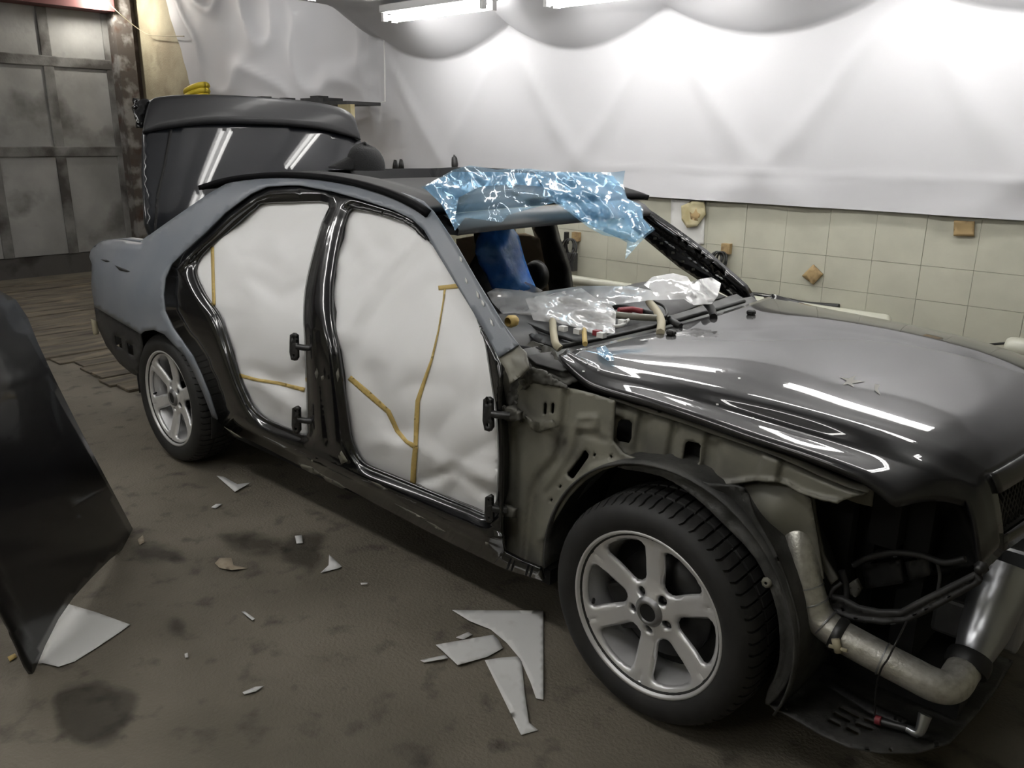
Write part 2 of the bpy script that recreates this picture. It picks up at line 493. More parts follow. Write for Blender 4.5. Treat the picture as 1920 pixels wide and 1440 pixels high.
# ------------------------------------------------------------------ white sheet over wall and ceiling
PEAKS = [-1.82,-.45,.83,2.18,3.5,4.9]
def swag(x):
    if x < PEAKS[0]: return .35*max(0.0, math.sin(math.pi*min(1, (PEAKS[0]-x)/1.6)))
    for a, b in zip(PEAKS, PEAKS[1:]):
        if a <= x <= b: return math.sin(math.pi*(x-a)/(b-a))**.85
    return 0
def lift(x):
    t = min(1, max(0, (PEAKS[0]-x)/.9)); t = t*t*(3-2*t)
    return .62*t
def wall_fold(x, z, zt):
    d = 0
    for p in PEAKS:
        h = max(0, zt-z)
        for k, amp in ((.30,.010),(-.30,.010),(.80,.020),(-.80,.020)):
            q = (x-p)-k*h*(1+.25*h)
            w = .05+.09*h
            d -= amp*math.exp(-(q/w)**2)*min(1, h*5)*(1-.5*min(1, h))
    d += .012*nz(x*1.3, z*1.6, 2.0)+.004*nz(x*5, z*4, 7)
    lowz = z-1.36
    d -= .010*math.exp(-(lowz/.012)**2)*(.5+.5*nz(x*3, 1, 1)) if x > .4 else 0
    if z < 1.36 and x > .3: d -= .008*math.sin((x*2.2-z*6))*min(1,(1.36-z)*12)
    if x < -1.9: d -= .05*(1-abs(nz(x*1.6+z*1.1, z*1.4-x*.5, 9)))**4
    return d
rows = []
xs = np.arange(-5.40, 4.95, .045)
for x in xs:
    zt = 2.285-.20*swag(x)+lift(x)
    col = []
    nzs = 46
    zb = 1.188
    for k in range(nzs+1):
        z = zb+(zt-zb)*k/nzs
        xx = x
        if x < -4.7:
            xe = -4.94-.44*max(0, (z-1.92)/.96)-.03*nz(z*6, 3)   # slanted torn end of the sheet
            xx = xe+(x+5.40)/.70*(-4.70-xe)
        col.append((xx, WY-.035+wall_fold(xx, z, zt), z))
    zc0 = 2.47+lift(x)
    for y, t in ((2.84,.04),(2.80,.12),(2.74,.27),(2.66,.48),(2.58,.70),(2.50,.88),(2.40,.98),(2.20,1.0),(1.8,1.0),(1.4,1),(1.0,1),(.5,1),(0,1),(-.7,1),(-1.5,1),(-2.5,1),(-3.5,1),(-4.4,1)):
        s = zc0-.045*math.sin(math.pi*((x-PEAKS[1])/1.31))**2*(.6 if y < 1.8 else 1)
        z = zt+(s-zt)*t+.012*nz(x*1.5, y*1.5, 5)*(t > .1)
        xx = x if x > -4.7 else -4.7+(x+4.7)*1.0
        col.append((xx, y, z))
    rows.append(col)
sh = grid_mesh('plastic_sheet', rows, m_sheet)
tag(sh, 'large white sheet draped in swags over the upper back wall and ceiling', 'sheet')
# rope line on the sheet
pts = [atY(690,0,2.80),atY(720,62,2.80),atY(721,120,2.80),atY(722,190,2.80),atY(700,196,2.80),atY(678,194,2.80)]
tag(tube('cord', pts, .005, m_white, seg=6), 'thin white cord hanging down the white sheet in the middle', 'cord')

# ------------------------------------------------------------------ fluorescent lamps
def lamp(x, y, z, label, L=.62):
    e = thing('fluorescent_lamp', (x, y, z), label, 'lamp', 'twin tube ceiling lamps')
    box('housing', (x-L,y-.075,z+.035), (x+L,y+.075,z+.085), m_housing, e, bevel=.006)
    for s in (-.045,.045):
        tb = tube('tube', [(x-L+.035,y+s,z),(x+L-.035,y+s,z)], .016, m_tube, e, seg=12)
        for k in (-1,1):
            box('lamp_holder', (x+k*(L-.02)-.013,y+s-.018,z-.02), (x+k*(L-.02)+.013,y+s+.018,z+.037), m_housing, tb)
for x in (-.65,.95,2.62):
    lamp(x, 2.38, 2.315 if x < 0 else 2.28, 'twin tube fluorescent lamp on the ceiling close to the back wall' if x < 0 else
         ('ceiling tube lamp near the back wall, above the cabin' if x < 2 else 'ceiling tube lamp near the back wall, above the bonnet'), .50 if x < 0 else .62)
lamp(-3.6, .9, 2.90, 'ceiling tube lamp over the boarded floor behind the car')
lamp(-3.0, 1.7, 2.98, 'added tube lamp out of view that brightens the left part of the white sheet')  # unseen lamp, added to lift the left end of the sheet
lamp(-4.9, -.9, 2.90, 'added tube lamp out of view that brightens the metal gate')  # unseen lamp, added because the gate came out too dark
for x, w in ((.05,'boot'),(1.42,'roof'),(2.78,'bonnet')):
    lamp(x, 1.30, 2.28, 'ceiling tube lamp straight above the %s of the car' % w)
for x, w in ((-.7,'rear wheel'),(.9,'front door'),(2.5,'front wheel')):
    lamp(x, -1.0, 2.315, 'ceiling tube lamp over the open floor beside the %s of the car' % w)
for x, w in ((-.3,'black standing panel'),(2.6,'front bumper end')):
    lamp(x, -3.0, 2.315, 'ceiling tube lamp far out over the floor level with the %s' % w)

# bulb by the gate post with its wire
bp = atX(190, 2, -5.95)
e = thing('light_bulb', tuple(bp), 'bare glowing bulb above the metal gate beside the rusty post', 'bulb')
o = lathe('glass', [(0.001,-.05),(.022,-.045),(.035,-.02),(.036,0),(.028,.025),(.016,.045),(.015,.06)], m_bulb, e, seg=16, axis='z', loc=tuple(bp))
o = lathe('socket', [(.017,.055),(.02,.06),(.02,.10),(.001,.10)], m_wire, e, seg=12, axis='z', loc=tuple(bp))
wire = catmull([bp+np.array([0,0,.108]), atX(212,14,-5.95), atX(268,60,-5.85), atY(300,67,2.82), atY(345,68,2.80)], 5)
tag(tube('electric_wire', wire, .005, m_wire_beige, seg=6), 'thin wire slung from the bare bulb to the white sheet', 'wire')
# ================================================================== CAR
car = thing('car', CAR_AT, 'stripped dark sedan with grey primer flank, black bonnet and papered door openings', 'car')
def mirror_copy(o, material=None, keep=None):
    """the same pressing on the far flank"""
    me = o.data.copy()
    for v in me.vertices: v.co.y = W-v.co.y
    me.flip_normals()
    if keep:
        bm = bmesh.new(); bm.from_mesh(me)
        bmesh.ops.delete(bm, geom=[f_ for f_ in bm.faces if not keep(f_.calc_center_median())], context='FACES')
        bm.to_mesh(me); bm.free()
    c = bpy.data.objects.new(o.name.split('.')[0], me); COL.objects.link(c)
    put(c, car)
    for md in o.modifiers:
        n = c.modifiers.new(md.name, md.type)
        if md.type == 'SOLIDIFY': n.thickness = md.thickness; n.offset = md.offset
    if material: me.materials.clear(); me.materials.append(material)
    return c

# ---- near flank, primer grey
flank = [(167,481),(170,470),(177,461),(193,451),(228,448),(263,453),(278,442),(313,417),(352,390),(391,363),(430,341),(469,332),(523,328),(578,328),
 (610,331),(660,339),(700,346),(735,355),(772,367),(795,377),(812,395),(832,425),(857,462),(890,520),(942,605),(960,631),(972,646),(934,670),
 (902,610),(850,525),(812,462),(795,432),(772,410),(735,392),(680,374),(620,357),(560,346),(539,346),(500,349),(469,363),(422,398),(383,437),
 (344,472),(321,495),(309,522),(306,553),(309,584),(325,616),(344,643),(360,666),(376,701),(392,740),(407,787),(398,782),(380,736),(364,701),
 (347,668),(324,645),(308,627),(287,618),(269,621),(263,626),(220,601),(177,575),(171,538),(172,495)]
flank_top = [(167,481),(170,470),(177,461),(193,451),(228,448),(263,453),(278,442),(313,417),(352,390),(391,363),(430,341),(469,332),(523,328),(578,328),
 (610,331),(660,339),(700,346),(735,355),(772,367),(795,377)]
def flank_relief(pv):
    d = dist_poly(pv, flank_top, closed=False)
    r_ = .035*np.clip(1-d/14, 0, 1)**2*(pv[:,0] < 268)
    arch = dist_poly(pv, [(263,626),(287,618),(308,627),(347,668)], closed=False)
    return r_ - .008*np.exp(-(arch/9)**2)
bs = panel('body_side', flank, surf_side(), m_primer, car, grid=9, edge=6, relief=flank_relief, thick=.006, thick_off=-1)
bs['label'] = 'body side in grey primer from boot corner to windscreen pillar'
mirror_copy(bs, m_black, lambda c: c.x < 1.5)
# patches of bare filler on the primer
for q in ([(215,497),(222,500),(236,505),(244,509),(238,510),(224,507)], [(188,486),(200,487),(206,490),(198,491)]):
    panel('scratch', q, surf_side(-.003), m_black_dull, bs, grid=6, edge=4, thick=.001)
for q in ([(862,480),(866,484),(866,492),(862,488)],[(893,545),(897,550),(898,560),(894,556)],[(903,562),(908,568),(908,575),(903,570)],[(918,596),(923,602),(925,612),(920,606)],[(872,520),(876,525),(876,532),(872,527)]):
    panel('filler_spot', q, surf_side(-.004), m_white, bs, grid=6, edge=3, thick=.001)

# ---- lower rear corner without bumper
rq = panel('rear_corner', [(177,573),(220,599),(264,624),(268,650),(263,690),(262,706),(248,700),(225,681),(200,648),(183,610)], surf_side(.02), m_darkgrey, car, grid=9, edge=6,
      holes=[[(215,628),(228,634),(231,655),(218,648)],[(238,642),(250,648),(252,668),(241,663)]], thick=.006)
panel('bumper_clip', [(171,598),(181,602),(184,626),(176,628)], surf_x(-1.16), m_wire_beige, rq, grid=6, edge=4, thick=.02)

# ---- black door frame with two openings
hole_rear0 = [(492,381),(550,378),(615,380),(603,417),(586,476),(572,538),(568,592),(570,631),(571,670),(574,748),(575,787),(574,816),(539,804),(500,787),
 (473,763),(457,732),(442,693),(422,627),(407,588),(383,553),(368,522),(366,499),(379,476),(418,441),(457,406),(477,390)]
hole_front0 = [(657,390),(691,397),(760,416),(787,434),(810,459),(833,496),(861,541),(888,587),(906,633),(913,670),(922,729),(929,775),(933,844),(932,903),(928,945),
 (916,964),(881,951),(846,937),(780,910),(729,889),(690,873),(673,858),(657,826),(650,780),(643,729),(634,661),(623,596),(622,541),(625,509),(634,455),(645,413)]
hole_rear = [tuple(p) for p in catmull(hole_rear0, 3, True)]; hole_front = [tuple(p) for p in catmull(hole_front0, 3, True)]
frame_o = [(934,668),(902,608),(850,523),(812,460),(795,430),(772,408),(735,390),(680,372),(620,355),(560,344),(539,344),(500,347),(469,361),(422,396),(383,435),
 (344,470),(321,493),(309,520),(306,553),(309,586),(325,618),(344,645),(360,668),(376,703),(392,742),(407,789),(422,803),(500,841),(558,871),(651,916),(744,966),(846,1019),
 (947,1067),(1017,1089),(1012,1068),(975,1052),(944,1036),(939,1000),(937,950),(939,900),(939,844),(936,790),(934,745),(938,705)]
sill_line = [(407,770),(470,800),(560,845),(650,885),(700,905),(800,950),(900,993),(940,1010)]
def frame_relief(pv):
    dh = np.minimum(dist_poly(pv, hole_rear), dist_poly(pv, hole_front))
    do = dist_poly(pv, frame_o[:26], closed=False)
    r_ = .018+.024*np.exp(-(dh/11)**2)+.014*np.exp(-(do/4.5)**2)
    r_ -= .010*np.exp(-((do-18)/5)**2)*(pv[:,0] < 560)
    ds = dist_poly(pv, sill_line, closed=False)
    r_ -= .014*np.exp(-(ds/10)**2)
    # belt-line step on the rear jamb and a swage down the centre pillar
    dc = dist_poly(pv, [(612,400),(596,470),(588,560),(592,640),(606,740),(616,830)], closed=False)
    r_ += .004*np.exp(-(dc/6)**2)*(pv[:,1] > 620)
    return r_
df = panel('door_frame', frame_o, surf_side(), m_black, car, holes=[hole_rear, hole_front], grid=6, edge=4, relief=frame_relief, thick=.012, thick_off=-1, rings=([hole_rear, hole_front], (3,6,9,12,15,18,21,24,27), 4))
df['label'] = 'black door frame, centre pillar and sill'
mirror_copy(df, m_black_dull, lambda c: c.z < .60 or c.x < .62 or (c.z > 1.27 and c.x < 1.45))
# inner wall of the openings, so that the frame has depth
for h in (hole_rear, hole_front):
    a = [surf_side(.055)(*p) for p in dense(h, 8)]
    b = [p+np.array([0,.05,0]) for p in a]
    o = grid_mesh('door_return', [a, b], m_black, df, closed_v=True); 
# weather-strip edge, scuffed
wsf = panel('weather_strip', [(655,380),(690,388),(725,397),(757,408),(782,424),(800,445),(796,449),(778,431),(755,415),(722,404),(690,396),(657,389)], surf_side(.035), m_black_dull, df, grid=5, edge=4, thick=.012, jitter=1, relief=crumple(.15,.006))
# worn primer spots on the sill and pillar
for q in ([(590,700),(594,690),(597,700),(594,712)],[(630,700),(634,690),(636,706),(633,716)],[(602,706),(606,704),(607,712),(603,714)],[(634,855),(640,845),(652,865),(640,870)],
          [(560,868),(585,876),(600,888),(590,890),(566,878)],[(600,888),(635,905),(648,915),(640,916),(612,902)],[(690,900),(710,907),(727,918),(716,917)],
          [(790,972),(815,984),(835,997),(820,992)],[(740,944),(770,958),(800,974),(775,965)],[(583,862),(587,862),(587,867),(583,867)],[(910,1016),(916,1018),(916,1024),(910,1022)],
          [(420,800),(440,812),(455,822),(440,818)]):
    panel('bare_spot', q, surf_side(-.004) if q[0][1] > 850 else surf_side(.004), m_apron, df, grid=6, edge=4, thick=.001)

# ---- door hinges
def hinge(px, py, sc, s, name='door_hinge'):
    k = sc
    p = panel(name, [(px-6*k,py-22*k),(px+1*k,py-26*k),(px+6*k,py-22*k),(px+7*k,py+20*k),(px+3*k,py+26*k),(px-4*k,py+24*k),(px-7*k,py+10*k)], surf_side(s), m_steel, car,
          holes=[[(px-2*k,py-19*k),(px+2*k,py-19*k),(px+2*k,py-14*k),(px-2*k,py-14*k)],[(px-2*k,py+14*k),(px+3*k,py+14*k),(px+3*k,py+19*k),(px-2*k,py+19*k)]], grid=8, edge=4, thick=.012)
    a = surf_side(s)(px+5*k, py); b = surf_side(s+.03)(px+32*k, py+3*k)
    tube('hinge_arm', [a, (a+b)/2+np.array([0,-.004,0]), b], .012, m_steel, p, seg=8)
    return p
hinge(552,650,1.0,.012); hinge(556,787,1.0,.012); hinge(916,776,1.25,.015); hinge(918,953,1.0,.02)

# ---- roof
def roof_pt(x, t, drop=0):
    # t 0..1 across from near rail to far rail
    zr = smooth_table([(.10,1.285),(.30,1.33),(.55,1.358),(.85,1.366),(1.15,1.355),(1.40,1.33),(1.60,1.293),(1.75,1.245)])(x)
    yr = side(x, zr)-.01
    y = yr+(W-2*yr)*t
    return (x, y, zr+.010*(1-(2*t-1)**4)-drop)
xs = np.linspace(.12,1.66,24)
sun = lambda x, t: .50 < x < 1.50 and .10 < t < .90
rows = [[roof_pt(x, t, .05 if sun(x, t) else 0) for t in np.linspace(0,1,41)] for x in np.linspace(.12,1.66,45)]
rf = grid_mesh('roof', rows, m_roof, car, thick=.02, thick_off=-1)
rf['label'] = 'black roof skin with sunken dark sheet for the sunroof opening'
# drip channel strips along the rail
for t0 in (.012,.988):
    rows = [[roof_pt(x, t0, .0+.006*0) for x in xs],[ (roof_pt(x, t0)[0], roof_pt(x, t0)[1]+.012, roof_pt(x, t0)[2]+.006) for x in xs]]
    grid_mesh('drip_channel', rows, m_steel, rf, thick=.004)
# dark sheet sunk in the roof, stands for the shaded sunroof opening
gl = grid_mesh('sunroof_dark', [[(lambda p:(p[0],p[1],p[2]+.004))(roof_pt(x, t, .05)) for t in np.linspace(.125,.875,14)] for x in np.linspace(.54,1.46,12)], m_dark, rf, thick=.002)
# windscreen header under the blue film
hp = [(1.66,1.278),(1.70,1.262),(1.735,1.235),(1.73,1.215),(1.69,1.215),(1.62,1.235)]
rows = []
for t in np.linspace(0,1,25):
    y = .30+(W-.60)*t; b = .010*(1-(2*t-1)**4); bow = .055*(1-(2*t-1)**2)
    rows.append([(x+bow, y, z+b) for x, z in hp])
hd = grid_mesh('windscreen_header', rows, m_header, car, closed_v=True)

# ---- rear screen, parcel shelf, boot tub
grid_mesh('rear_screen', [[(x, .36+(W-.72)*t-(.0), z+.02*(1-(2*t-1)**2)) for t in np.linspace(0,1,13)] for x, z in ((.16,1.325),(.02,1.25),(-.12,1.16),(-.27,1.055))], m_glass, car, thick=.006)
box('parcel_shelf', (-.30,.22,.93), (.25,W-.22,.96), m_fabric, car)
box('boot_floor', (-1.02,.24,.34), (.25,W-.24,.38), m_dark, car)
box('boot_front_wall', (.18,.24,.38), (.22,W-.24,.93), m_dark, car)
grid_mesh('rear_panel', [[(-1.17+.10*(2*t-1)**2, .22+(W-.44)*t, z) for t in np.linspace(0,1,13)] for z in (.36,.55,.75,.90)], m_primer, car, thick=.01)
# rounded return from the flank into the boot gutter
nr = [surf_side(.03)(*p) for p in [(170,470),(177,461),(193,451),(228,448),(263,453),(278,442)]]
grid_mesh('boot_gutter', [nr, [p+np.array([.02,.05,.004]) for p in nr], [p+np.array([.03,.11,-.02]) for p in nr], [p+np.array([.03,.12,-.10]) for p in nr]], m_primer, car, thick=.004)

# ---- boot lid standing open, spoiler on its edge
def lid_x(y, z): return -.29+.05*(1-((y-.92)/.72)**2)-.21*(z-1.0)-.06*(z-1.0)**2
def surf_lid(off=0.0):
    def fn(px, py, o=0.0):
        def g(x):
            p = atX(px, py, x); return x-lid_x(p[1], p[2])-off-o
        return atX(px, py, root(g, -.3))
    return fn
lid_px = [(269,246),(313,238),(396,230),(506,232),(589,239),(644,250),(675,258),(679,275),(686,295),(700,322),(705,345),(690,400),(600,470),(480,490),(340,470),(280,440),(273,420),(268,330)]
lid = panel('boot_lid', lid_px, surf_lid(), m_trunk, car, grid=12, edge=8, thick=.03, thick_off=-1)
panel('lid_crease', [(318,243),(323,243),(311,310),(299,362),(293,432),(288,432),(294,362),(306,310)], surf_lid(.002), m_dark, lid, grid=6, edge=6, thick=.001)  # crease of the lid as a dark strip, its shade put into the colour
lid['label'] = 'open boot lid in glossy black'
sp_top = [(271,221),(281,190),(310,180),(385,177),(478,181),(561,188),(616,196),(648,206),(665,221),(671,242),(676,263)]
sp_bot = [(676,263),(644,254),(589,242),(506,235),(396,233),(313,242),(268,250)]
sp = loft_px('spoiler', sp_bot[::-1], [(269,232)]+sp_top[1:-1]+[(674,250)], surf_lid(.0), [0,.02,.06,.14,.3,.5,.7,.86,.95,.99,1.0], [0,.022,.034,.040,.042,.043,.043,.041,.036,.022,-.03], m_spoiler, lid, n=60, thick=.008, thick_off=-1)
panel('tail_lamp', [(252,186),(280,188),(278,205),(268,240),(258,240),(250,205)], surf_lid(-.06), m_black, lid, grid=6, edge=4, relief=crumple(.08,.02), thick=.02)
for yy in (.42,1.32):
    tube('lid_hinge', [(-.10,yy,.90),(-.20,yy,.97),(-.28,yy,1.02),(-.31,yy,1.10),(-.33,yy,1.20)], .014, m_steel, lid, seg=8, curve=4)

# ---- floor pan, bulkhead, cabin
box('floor_pan', (.30,.14,.20), (2.30,W-.14,.25), m_dark, car)
box('bulkhead', (2.20,.17,.25), (2.24,W-.17,.86), m_apron_dark, car)
grid_mesh('cowl_panel', [[(x+.05*(1-(2*t-1)**2), .17+(W-.34)*t, z) for t in np.linspace(0,1,17)] for x, z in ((2.04,.880),(2.10,.905),(2.13,.892),(2.17,.902),(2.20,.888),(2.30,.885))], m_dash, car, thick=.006)
rows = []
for x, z in ((1.60,.70),(1.62,.86),(1.68,.905),(1.80,.925),(1.95,.915),(2.06,.885)):
    rows.append([(x+.04*(1-(2*t-1)**2), .19+(W-.38)*t, z+.012*math.sin(t*9)) for t in np.linspace(0,1,25)])
grid_mesh('dashboard', rows, m_dash, car, thick=.01)
# ---- seats
def seat(x, y, name, material):
    P = []
    rows = []
    for z, w, d, xo in ((.42,.22,.05,.0),(.55,.235,.06,-.02),(.70,.235,.06,-.05),(.85,.22,.055,-.085),(.95,.19,.05,-.105),(1.00,.13,.045,-.115),(1.03,.11,.04,-.12),(1.06,.125,.05,-.12),(1.12,.13,.052,-.125),(1.17,.11,.045,-.13),(1.19,.05,.02,-.13)):
        rows.append([(x+xo+d*math.cos(a)*(1 if abs(math.cos(a))<.8 else 1), y+w*np.sign(math.sin(a))*abs(math.sin(a))**.6, z) for a in np.linspace(0,2*math.pi,20,endpoint=False)])
    b = grid_mesh(name, rows, material, car, closed_v=True)
    V, F = box_vf((x-.02,y-.25,.30),(x+.50,y+.25,.47))
    c = obj('seat_cushion', V, F, m_fabric, b); md = c.modifiers.new('bevel','BEVEL'); md.width = .06; md.segments = 4
    return b
fs = seat(1.12, 1.24, 'front_seat', m_fabric); seat(1.02, .50, 'front_seat', m_fabric)
V, F = box_vf((.28,.25,.45),(.46,W-.25,1.02)); rs = obj('rear_bench', V, F, m_fabric, car); md = rs.modifiers.new('bevel','BEVEL'); md.width = .07; md.segments = 4
# dark rounded lump added beside the far seat, no definite part
cs = np.array([1.50, 1.27, .90]); 
ring = [cs+.17*(math.cos(a)*np.array([0,1,0])+math.sin(a)*np.array([-.35,0,.94])) for a in np.linspace(0,2*math.pi,28)]
p = atY(1003, 517, 1.42); lathe('dark_lump', [(.0001,-.03),(.05,-.028),(.07,-.01),(.075,.02),(.05,.04)], m_wire, car, seg=20, loc=tuple(p))

# ---- far pillars
fa = [(1118,335),(1150,352),(1180,376),(1207,394),(1257,428),(1326,478),(1396,540),(1413,565),(1411,576),(1396,567),(1369,553),(1311,519),(1276,496),(1215,446),(1185,420),(1140,380),(1112,350)]
ap = panel('far_windscreen_pillar', fa, surf_far(.02), m_black, car, grid=7, edge=5, thick=.04, relief=lambda pv: -.02*np.exp(-(dist_poly(pv,[(1190,400),(1257,447),(1326,499),(1400,556)],False)/8)**2))
for (a, b) in ((1250,455),(1257,461),(1262,464),(1293,485),(1303,492),(1318,503),(1325,508),(1345,518),(1352,522),(1366,546),(1370,550)):
    panel('trim_clip', [(a-4,b-3),(a+1,b-2),(a+4,b+2),(a,b+1.5)], surf_far(.05), m_white, ap, grid=6, edge=4, thick=.002)
for (a, b) in ((1228,447),(1240,456),(1262,474),(1280,490),(1300,505)):
    panel('clip_hole', [(a-3,b-2),(a+3,b-2),(a+3,b+2),(a-3,b+2)], surf_far(.045), m_apron, ap, grid=6, edge=4, thick=.002)
fb = [(1000,418),(1038,416),(1047,452),(1058,480),(1066,505),(1071,545),(1072,575),(1028,580),(1028,543),(1022,501),(1011,455)]
panel('far_centre_pillar', fb, surf_far(.03), m_black_dull, car, grid=7, edge=5, thick=.04)

# ---- front inner wing: hinge pillar and cowl side
apron_px = [(934,735),(938,705),(948,690),(962,700),(977,706),(1020,716),(1067,728),(1110,739),(1152,752),(1150,800),(1148,827),(1168,850),(1205,866),(1163,872),(1130,882),(1097,902),(1067,932),(1047,966),(1030,992),(1018,1030),(1016,1086),
            (990,1078),(960,1058),(944,1036),(939,985),(937,900),(939,844),(936,790)]
slot = lambda x0,y0,x1,y1,w: [(x0-w,y0+w*.3),(x0-w*.4,y0-w*.6),(x0+w*.6,y0-w*.5),(x0+w,y0+w*.4),(x1+w,y1-w*.3),(x1+w*.4,y1+w*.6),(x1-w*.6,y1+w*.5),(x1-w,y1-w*.4)]
def ap_relief(pv):
    r_ = np.zeros(len(pv))
    # swages
    r_ += .018*np.exp(-(dist_poly(pv,[(1065,728),(1058,800),(1045,860),(1010,895),(998,930),(990,1000),(985,1070)],False)/7)**2)
    r_ -= .014*np.exp(-(dist_poly(pv,[(1150,870),(1110,880),(1075,915),(1040,965),(1015,1010)],False)/9)**2)
    r_ += .010*np.exp(-(dist_poly(pv,[(1088,812),(1078,850),(1050,895),(1025,925)],False)/5)**2)
    r_ += .008*np.exp(-(dist_poly(pv,[(1088,812),(1140,826)],False)/4)**2)
    r_ -= .012*np.exp(-(dist_poly(pv,[(1085,785),(1115,783),(1115,803),(1083,800)])/5)**2)
    r_ += .03*np.clip(1-dist_poly(pv,[(936,740),(937,850),(939,1000)],False)/25,0,1)
    r_ += .012*np.exp(-(dist_poly(pv,[(968,800),(966,900),(966,1040)],False)/6)**2)
    r_ -= .008*np.exp(-(dist_poly(pv,[(978,710),(972,760),(990,792),(1030,800)],False)/6)**2)
    return r_
aps = panel('inner_wing_side', apron_px, surf_y(.115), m_apron, car, grid=7, edge=5, relief=ap_relief, thick=.008, thick_off=-1,
   holes=[slot(1022,757,1021,776,3.5), slot(1036,757,1035,774,3.5), [(1093,846),(1098,844),(1104,852),(1103,858),(1076,896),(1070,898),(1062,892),(1062,886)],
          slot(1115,851,1114,855,2.5), slot(1145,855,1146,857,3), slot(1050,910,1049,914,3.2), slot(1034,936,1033,939,2.5)])
aps['label'] = 'olive grey inner wing with slots above the front wheel'
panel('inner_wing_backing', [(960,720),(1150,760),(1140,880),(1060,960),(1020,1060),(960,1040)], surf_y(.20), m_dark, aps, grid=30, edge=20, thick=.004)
panel('torn_flap', [(985,778),(1000,790),(1015,793),(1035,787),(1048,800),(1030,803),(1012,811),(998,806)], surf_y(.095), m_apron, aps, grid=6, edge=5, thick=.006, relief=lambda pv: .02*np.sin(pv[:,0]*.15))
# welded joint at the pillar foot
panel('pillar_foot', [(934,670),(972,646),(985,660),(992,690),(978,706),(958,720),(948,690)], surf_side(.012), m_apron, aps, grid=6, edge=5, thick=.01, relief=crumple(.05,.006))
panel('pillar_foot_seam', [(962,720),(980,700),(1000,690),(1020,695),(1040,712),(1060,722),(1065,728),(1000,716),(975,735),(968,765),(955,768),(950,745)], surf_y(.10), m_apron_dark, aps, grid=5, edge=4, thick=.01, jitter=1, relief=crumple(.12,.02))
panel('hinge_bracket', [(930,765),(960,762),(978,772),(975,790),(955,788),(932,784)], surf_y(.07), m_apron_dark, aps, grid=5, edge=4, thick=.02, relief=crumple(.1,.01))
panel('hinge_bracket', [(928,945),(955,948),(968,955),(964,970),(940,966),(926,962)], surf_y(.07), m_apron_dark, aps, grid=5, edge=4, thick=.02, relief=crumple(.1,.006))

# ---- upper rail
rail_top = [(1140,748),(1163,755),(1213,772),(1280,793),(1347,817),(1413,840),(1480,866),(1520,884),(1537,892),(1591,914),(1627,923)]
rail_bot = [(1571,942),(1537,935),(1498,922),(1475,908),(1460,903),(1413,900),(1363,908),(1330,908),(1280,888),(1213,868),(1180,858),(1158,838),(1148,815),(1146,790)]
def surf_rail(off=0.0):
    def fn(px, py, o=0.0):
        y = .17
        for _ in range(10):
            p = atY(px, py, y); y = .5*y+.5*(.165+.10*max(0, p[0]-2.85)**1.3+off+o)
        return atY(px, py, y)
    return fn
def rail_relief(pv):
    r_ = np.zeros(len(pv)); x = pv[:,0]
    for c, s in ((1190,1),(1212,-1),(1255,1),(1268,-1),(1322,1),(1350,-1),(1432,-1),(1470,1)):
        xx = x+(pv[:,1]-830)*.18
        r_ += s*.018/(1+np.exp(-(xx-c)/2.0))
    r_ += .014*np.exp(-(dist_poly(pv, rail_top, False)/5)**2)-.012*np.exp(-(dist_poly(pv, rail_bot, False)/5)**2)
    return r_
rl = panel('upper_rail', rail_top+rail_bot, surf_rail(), m_apron, car, grid=6, edge=5, relief=rail_relief, thick=.006, thick_off=-1,
     holes=[[(1158,792),(1163,786),(1180,788),(1185,794),(1184,824),(1178,832),(1160,827),(1156,820)],[(1284,832),(1290,827),(1310,831),(1316,838),(1314,868),(1307,874),(1285,869),(1279,862)]])
rl['label'] = 'pale olive upper rail with two square cut-outs'
ft = [surf_rail(.012)(*p) for p in catmull(rail_top, 4)]
fl = grid_mesh('rail_flange', [ft, [p+np.array([0,.018,.004]) for p in ft], [p+np.array([0,.040,.003]) for p in ft], [p+np.array([0,.045,-.05]) for p in ft]], m_apron, rl, thick=.004)
for q in ((1165,757),(1180,762),(1237,777),(1270,790),(1370,826),(1402,838),(1470,864),(1513,884),(1555,900)):
    p = surf_rail(.028)(*q); lathe('flange_bolt_hole', [(.0001,.003),(.006,.003),(.008,0)], m_dark, fl, seg=10, axis='z', loc=tuple(p+np.array([0,0,.006])))
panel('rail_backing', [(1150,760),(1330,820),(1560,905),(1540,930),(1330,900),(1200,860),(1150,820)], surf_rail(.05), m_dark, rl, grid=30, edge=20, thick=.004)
panel('wing_inner_front', [(1385,905),(1460,902),(1502,922),(1520,935),(1532,1000),(1545,1085),(1515,1075),(1470,1075),(1432,1010),(1395,935)], surf_y(.215), m_apron, car, grid=8, edge=6, thick=.006,
      relief=lambda pv: -.05*np.exp(-(np.hypot(pv[:,0]-1440,pv[:,1]-960)/60)**2))
panel('wing_strut', [(1510,930),(1526,930),(1530,965),(1545,1040),(1572,1085),(1560,1095),(1538,1060),(1520,980)], surf_y(.25), m_apron_dark, car, grid=6, edge=5, thick=.012)

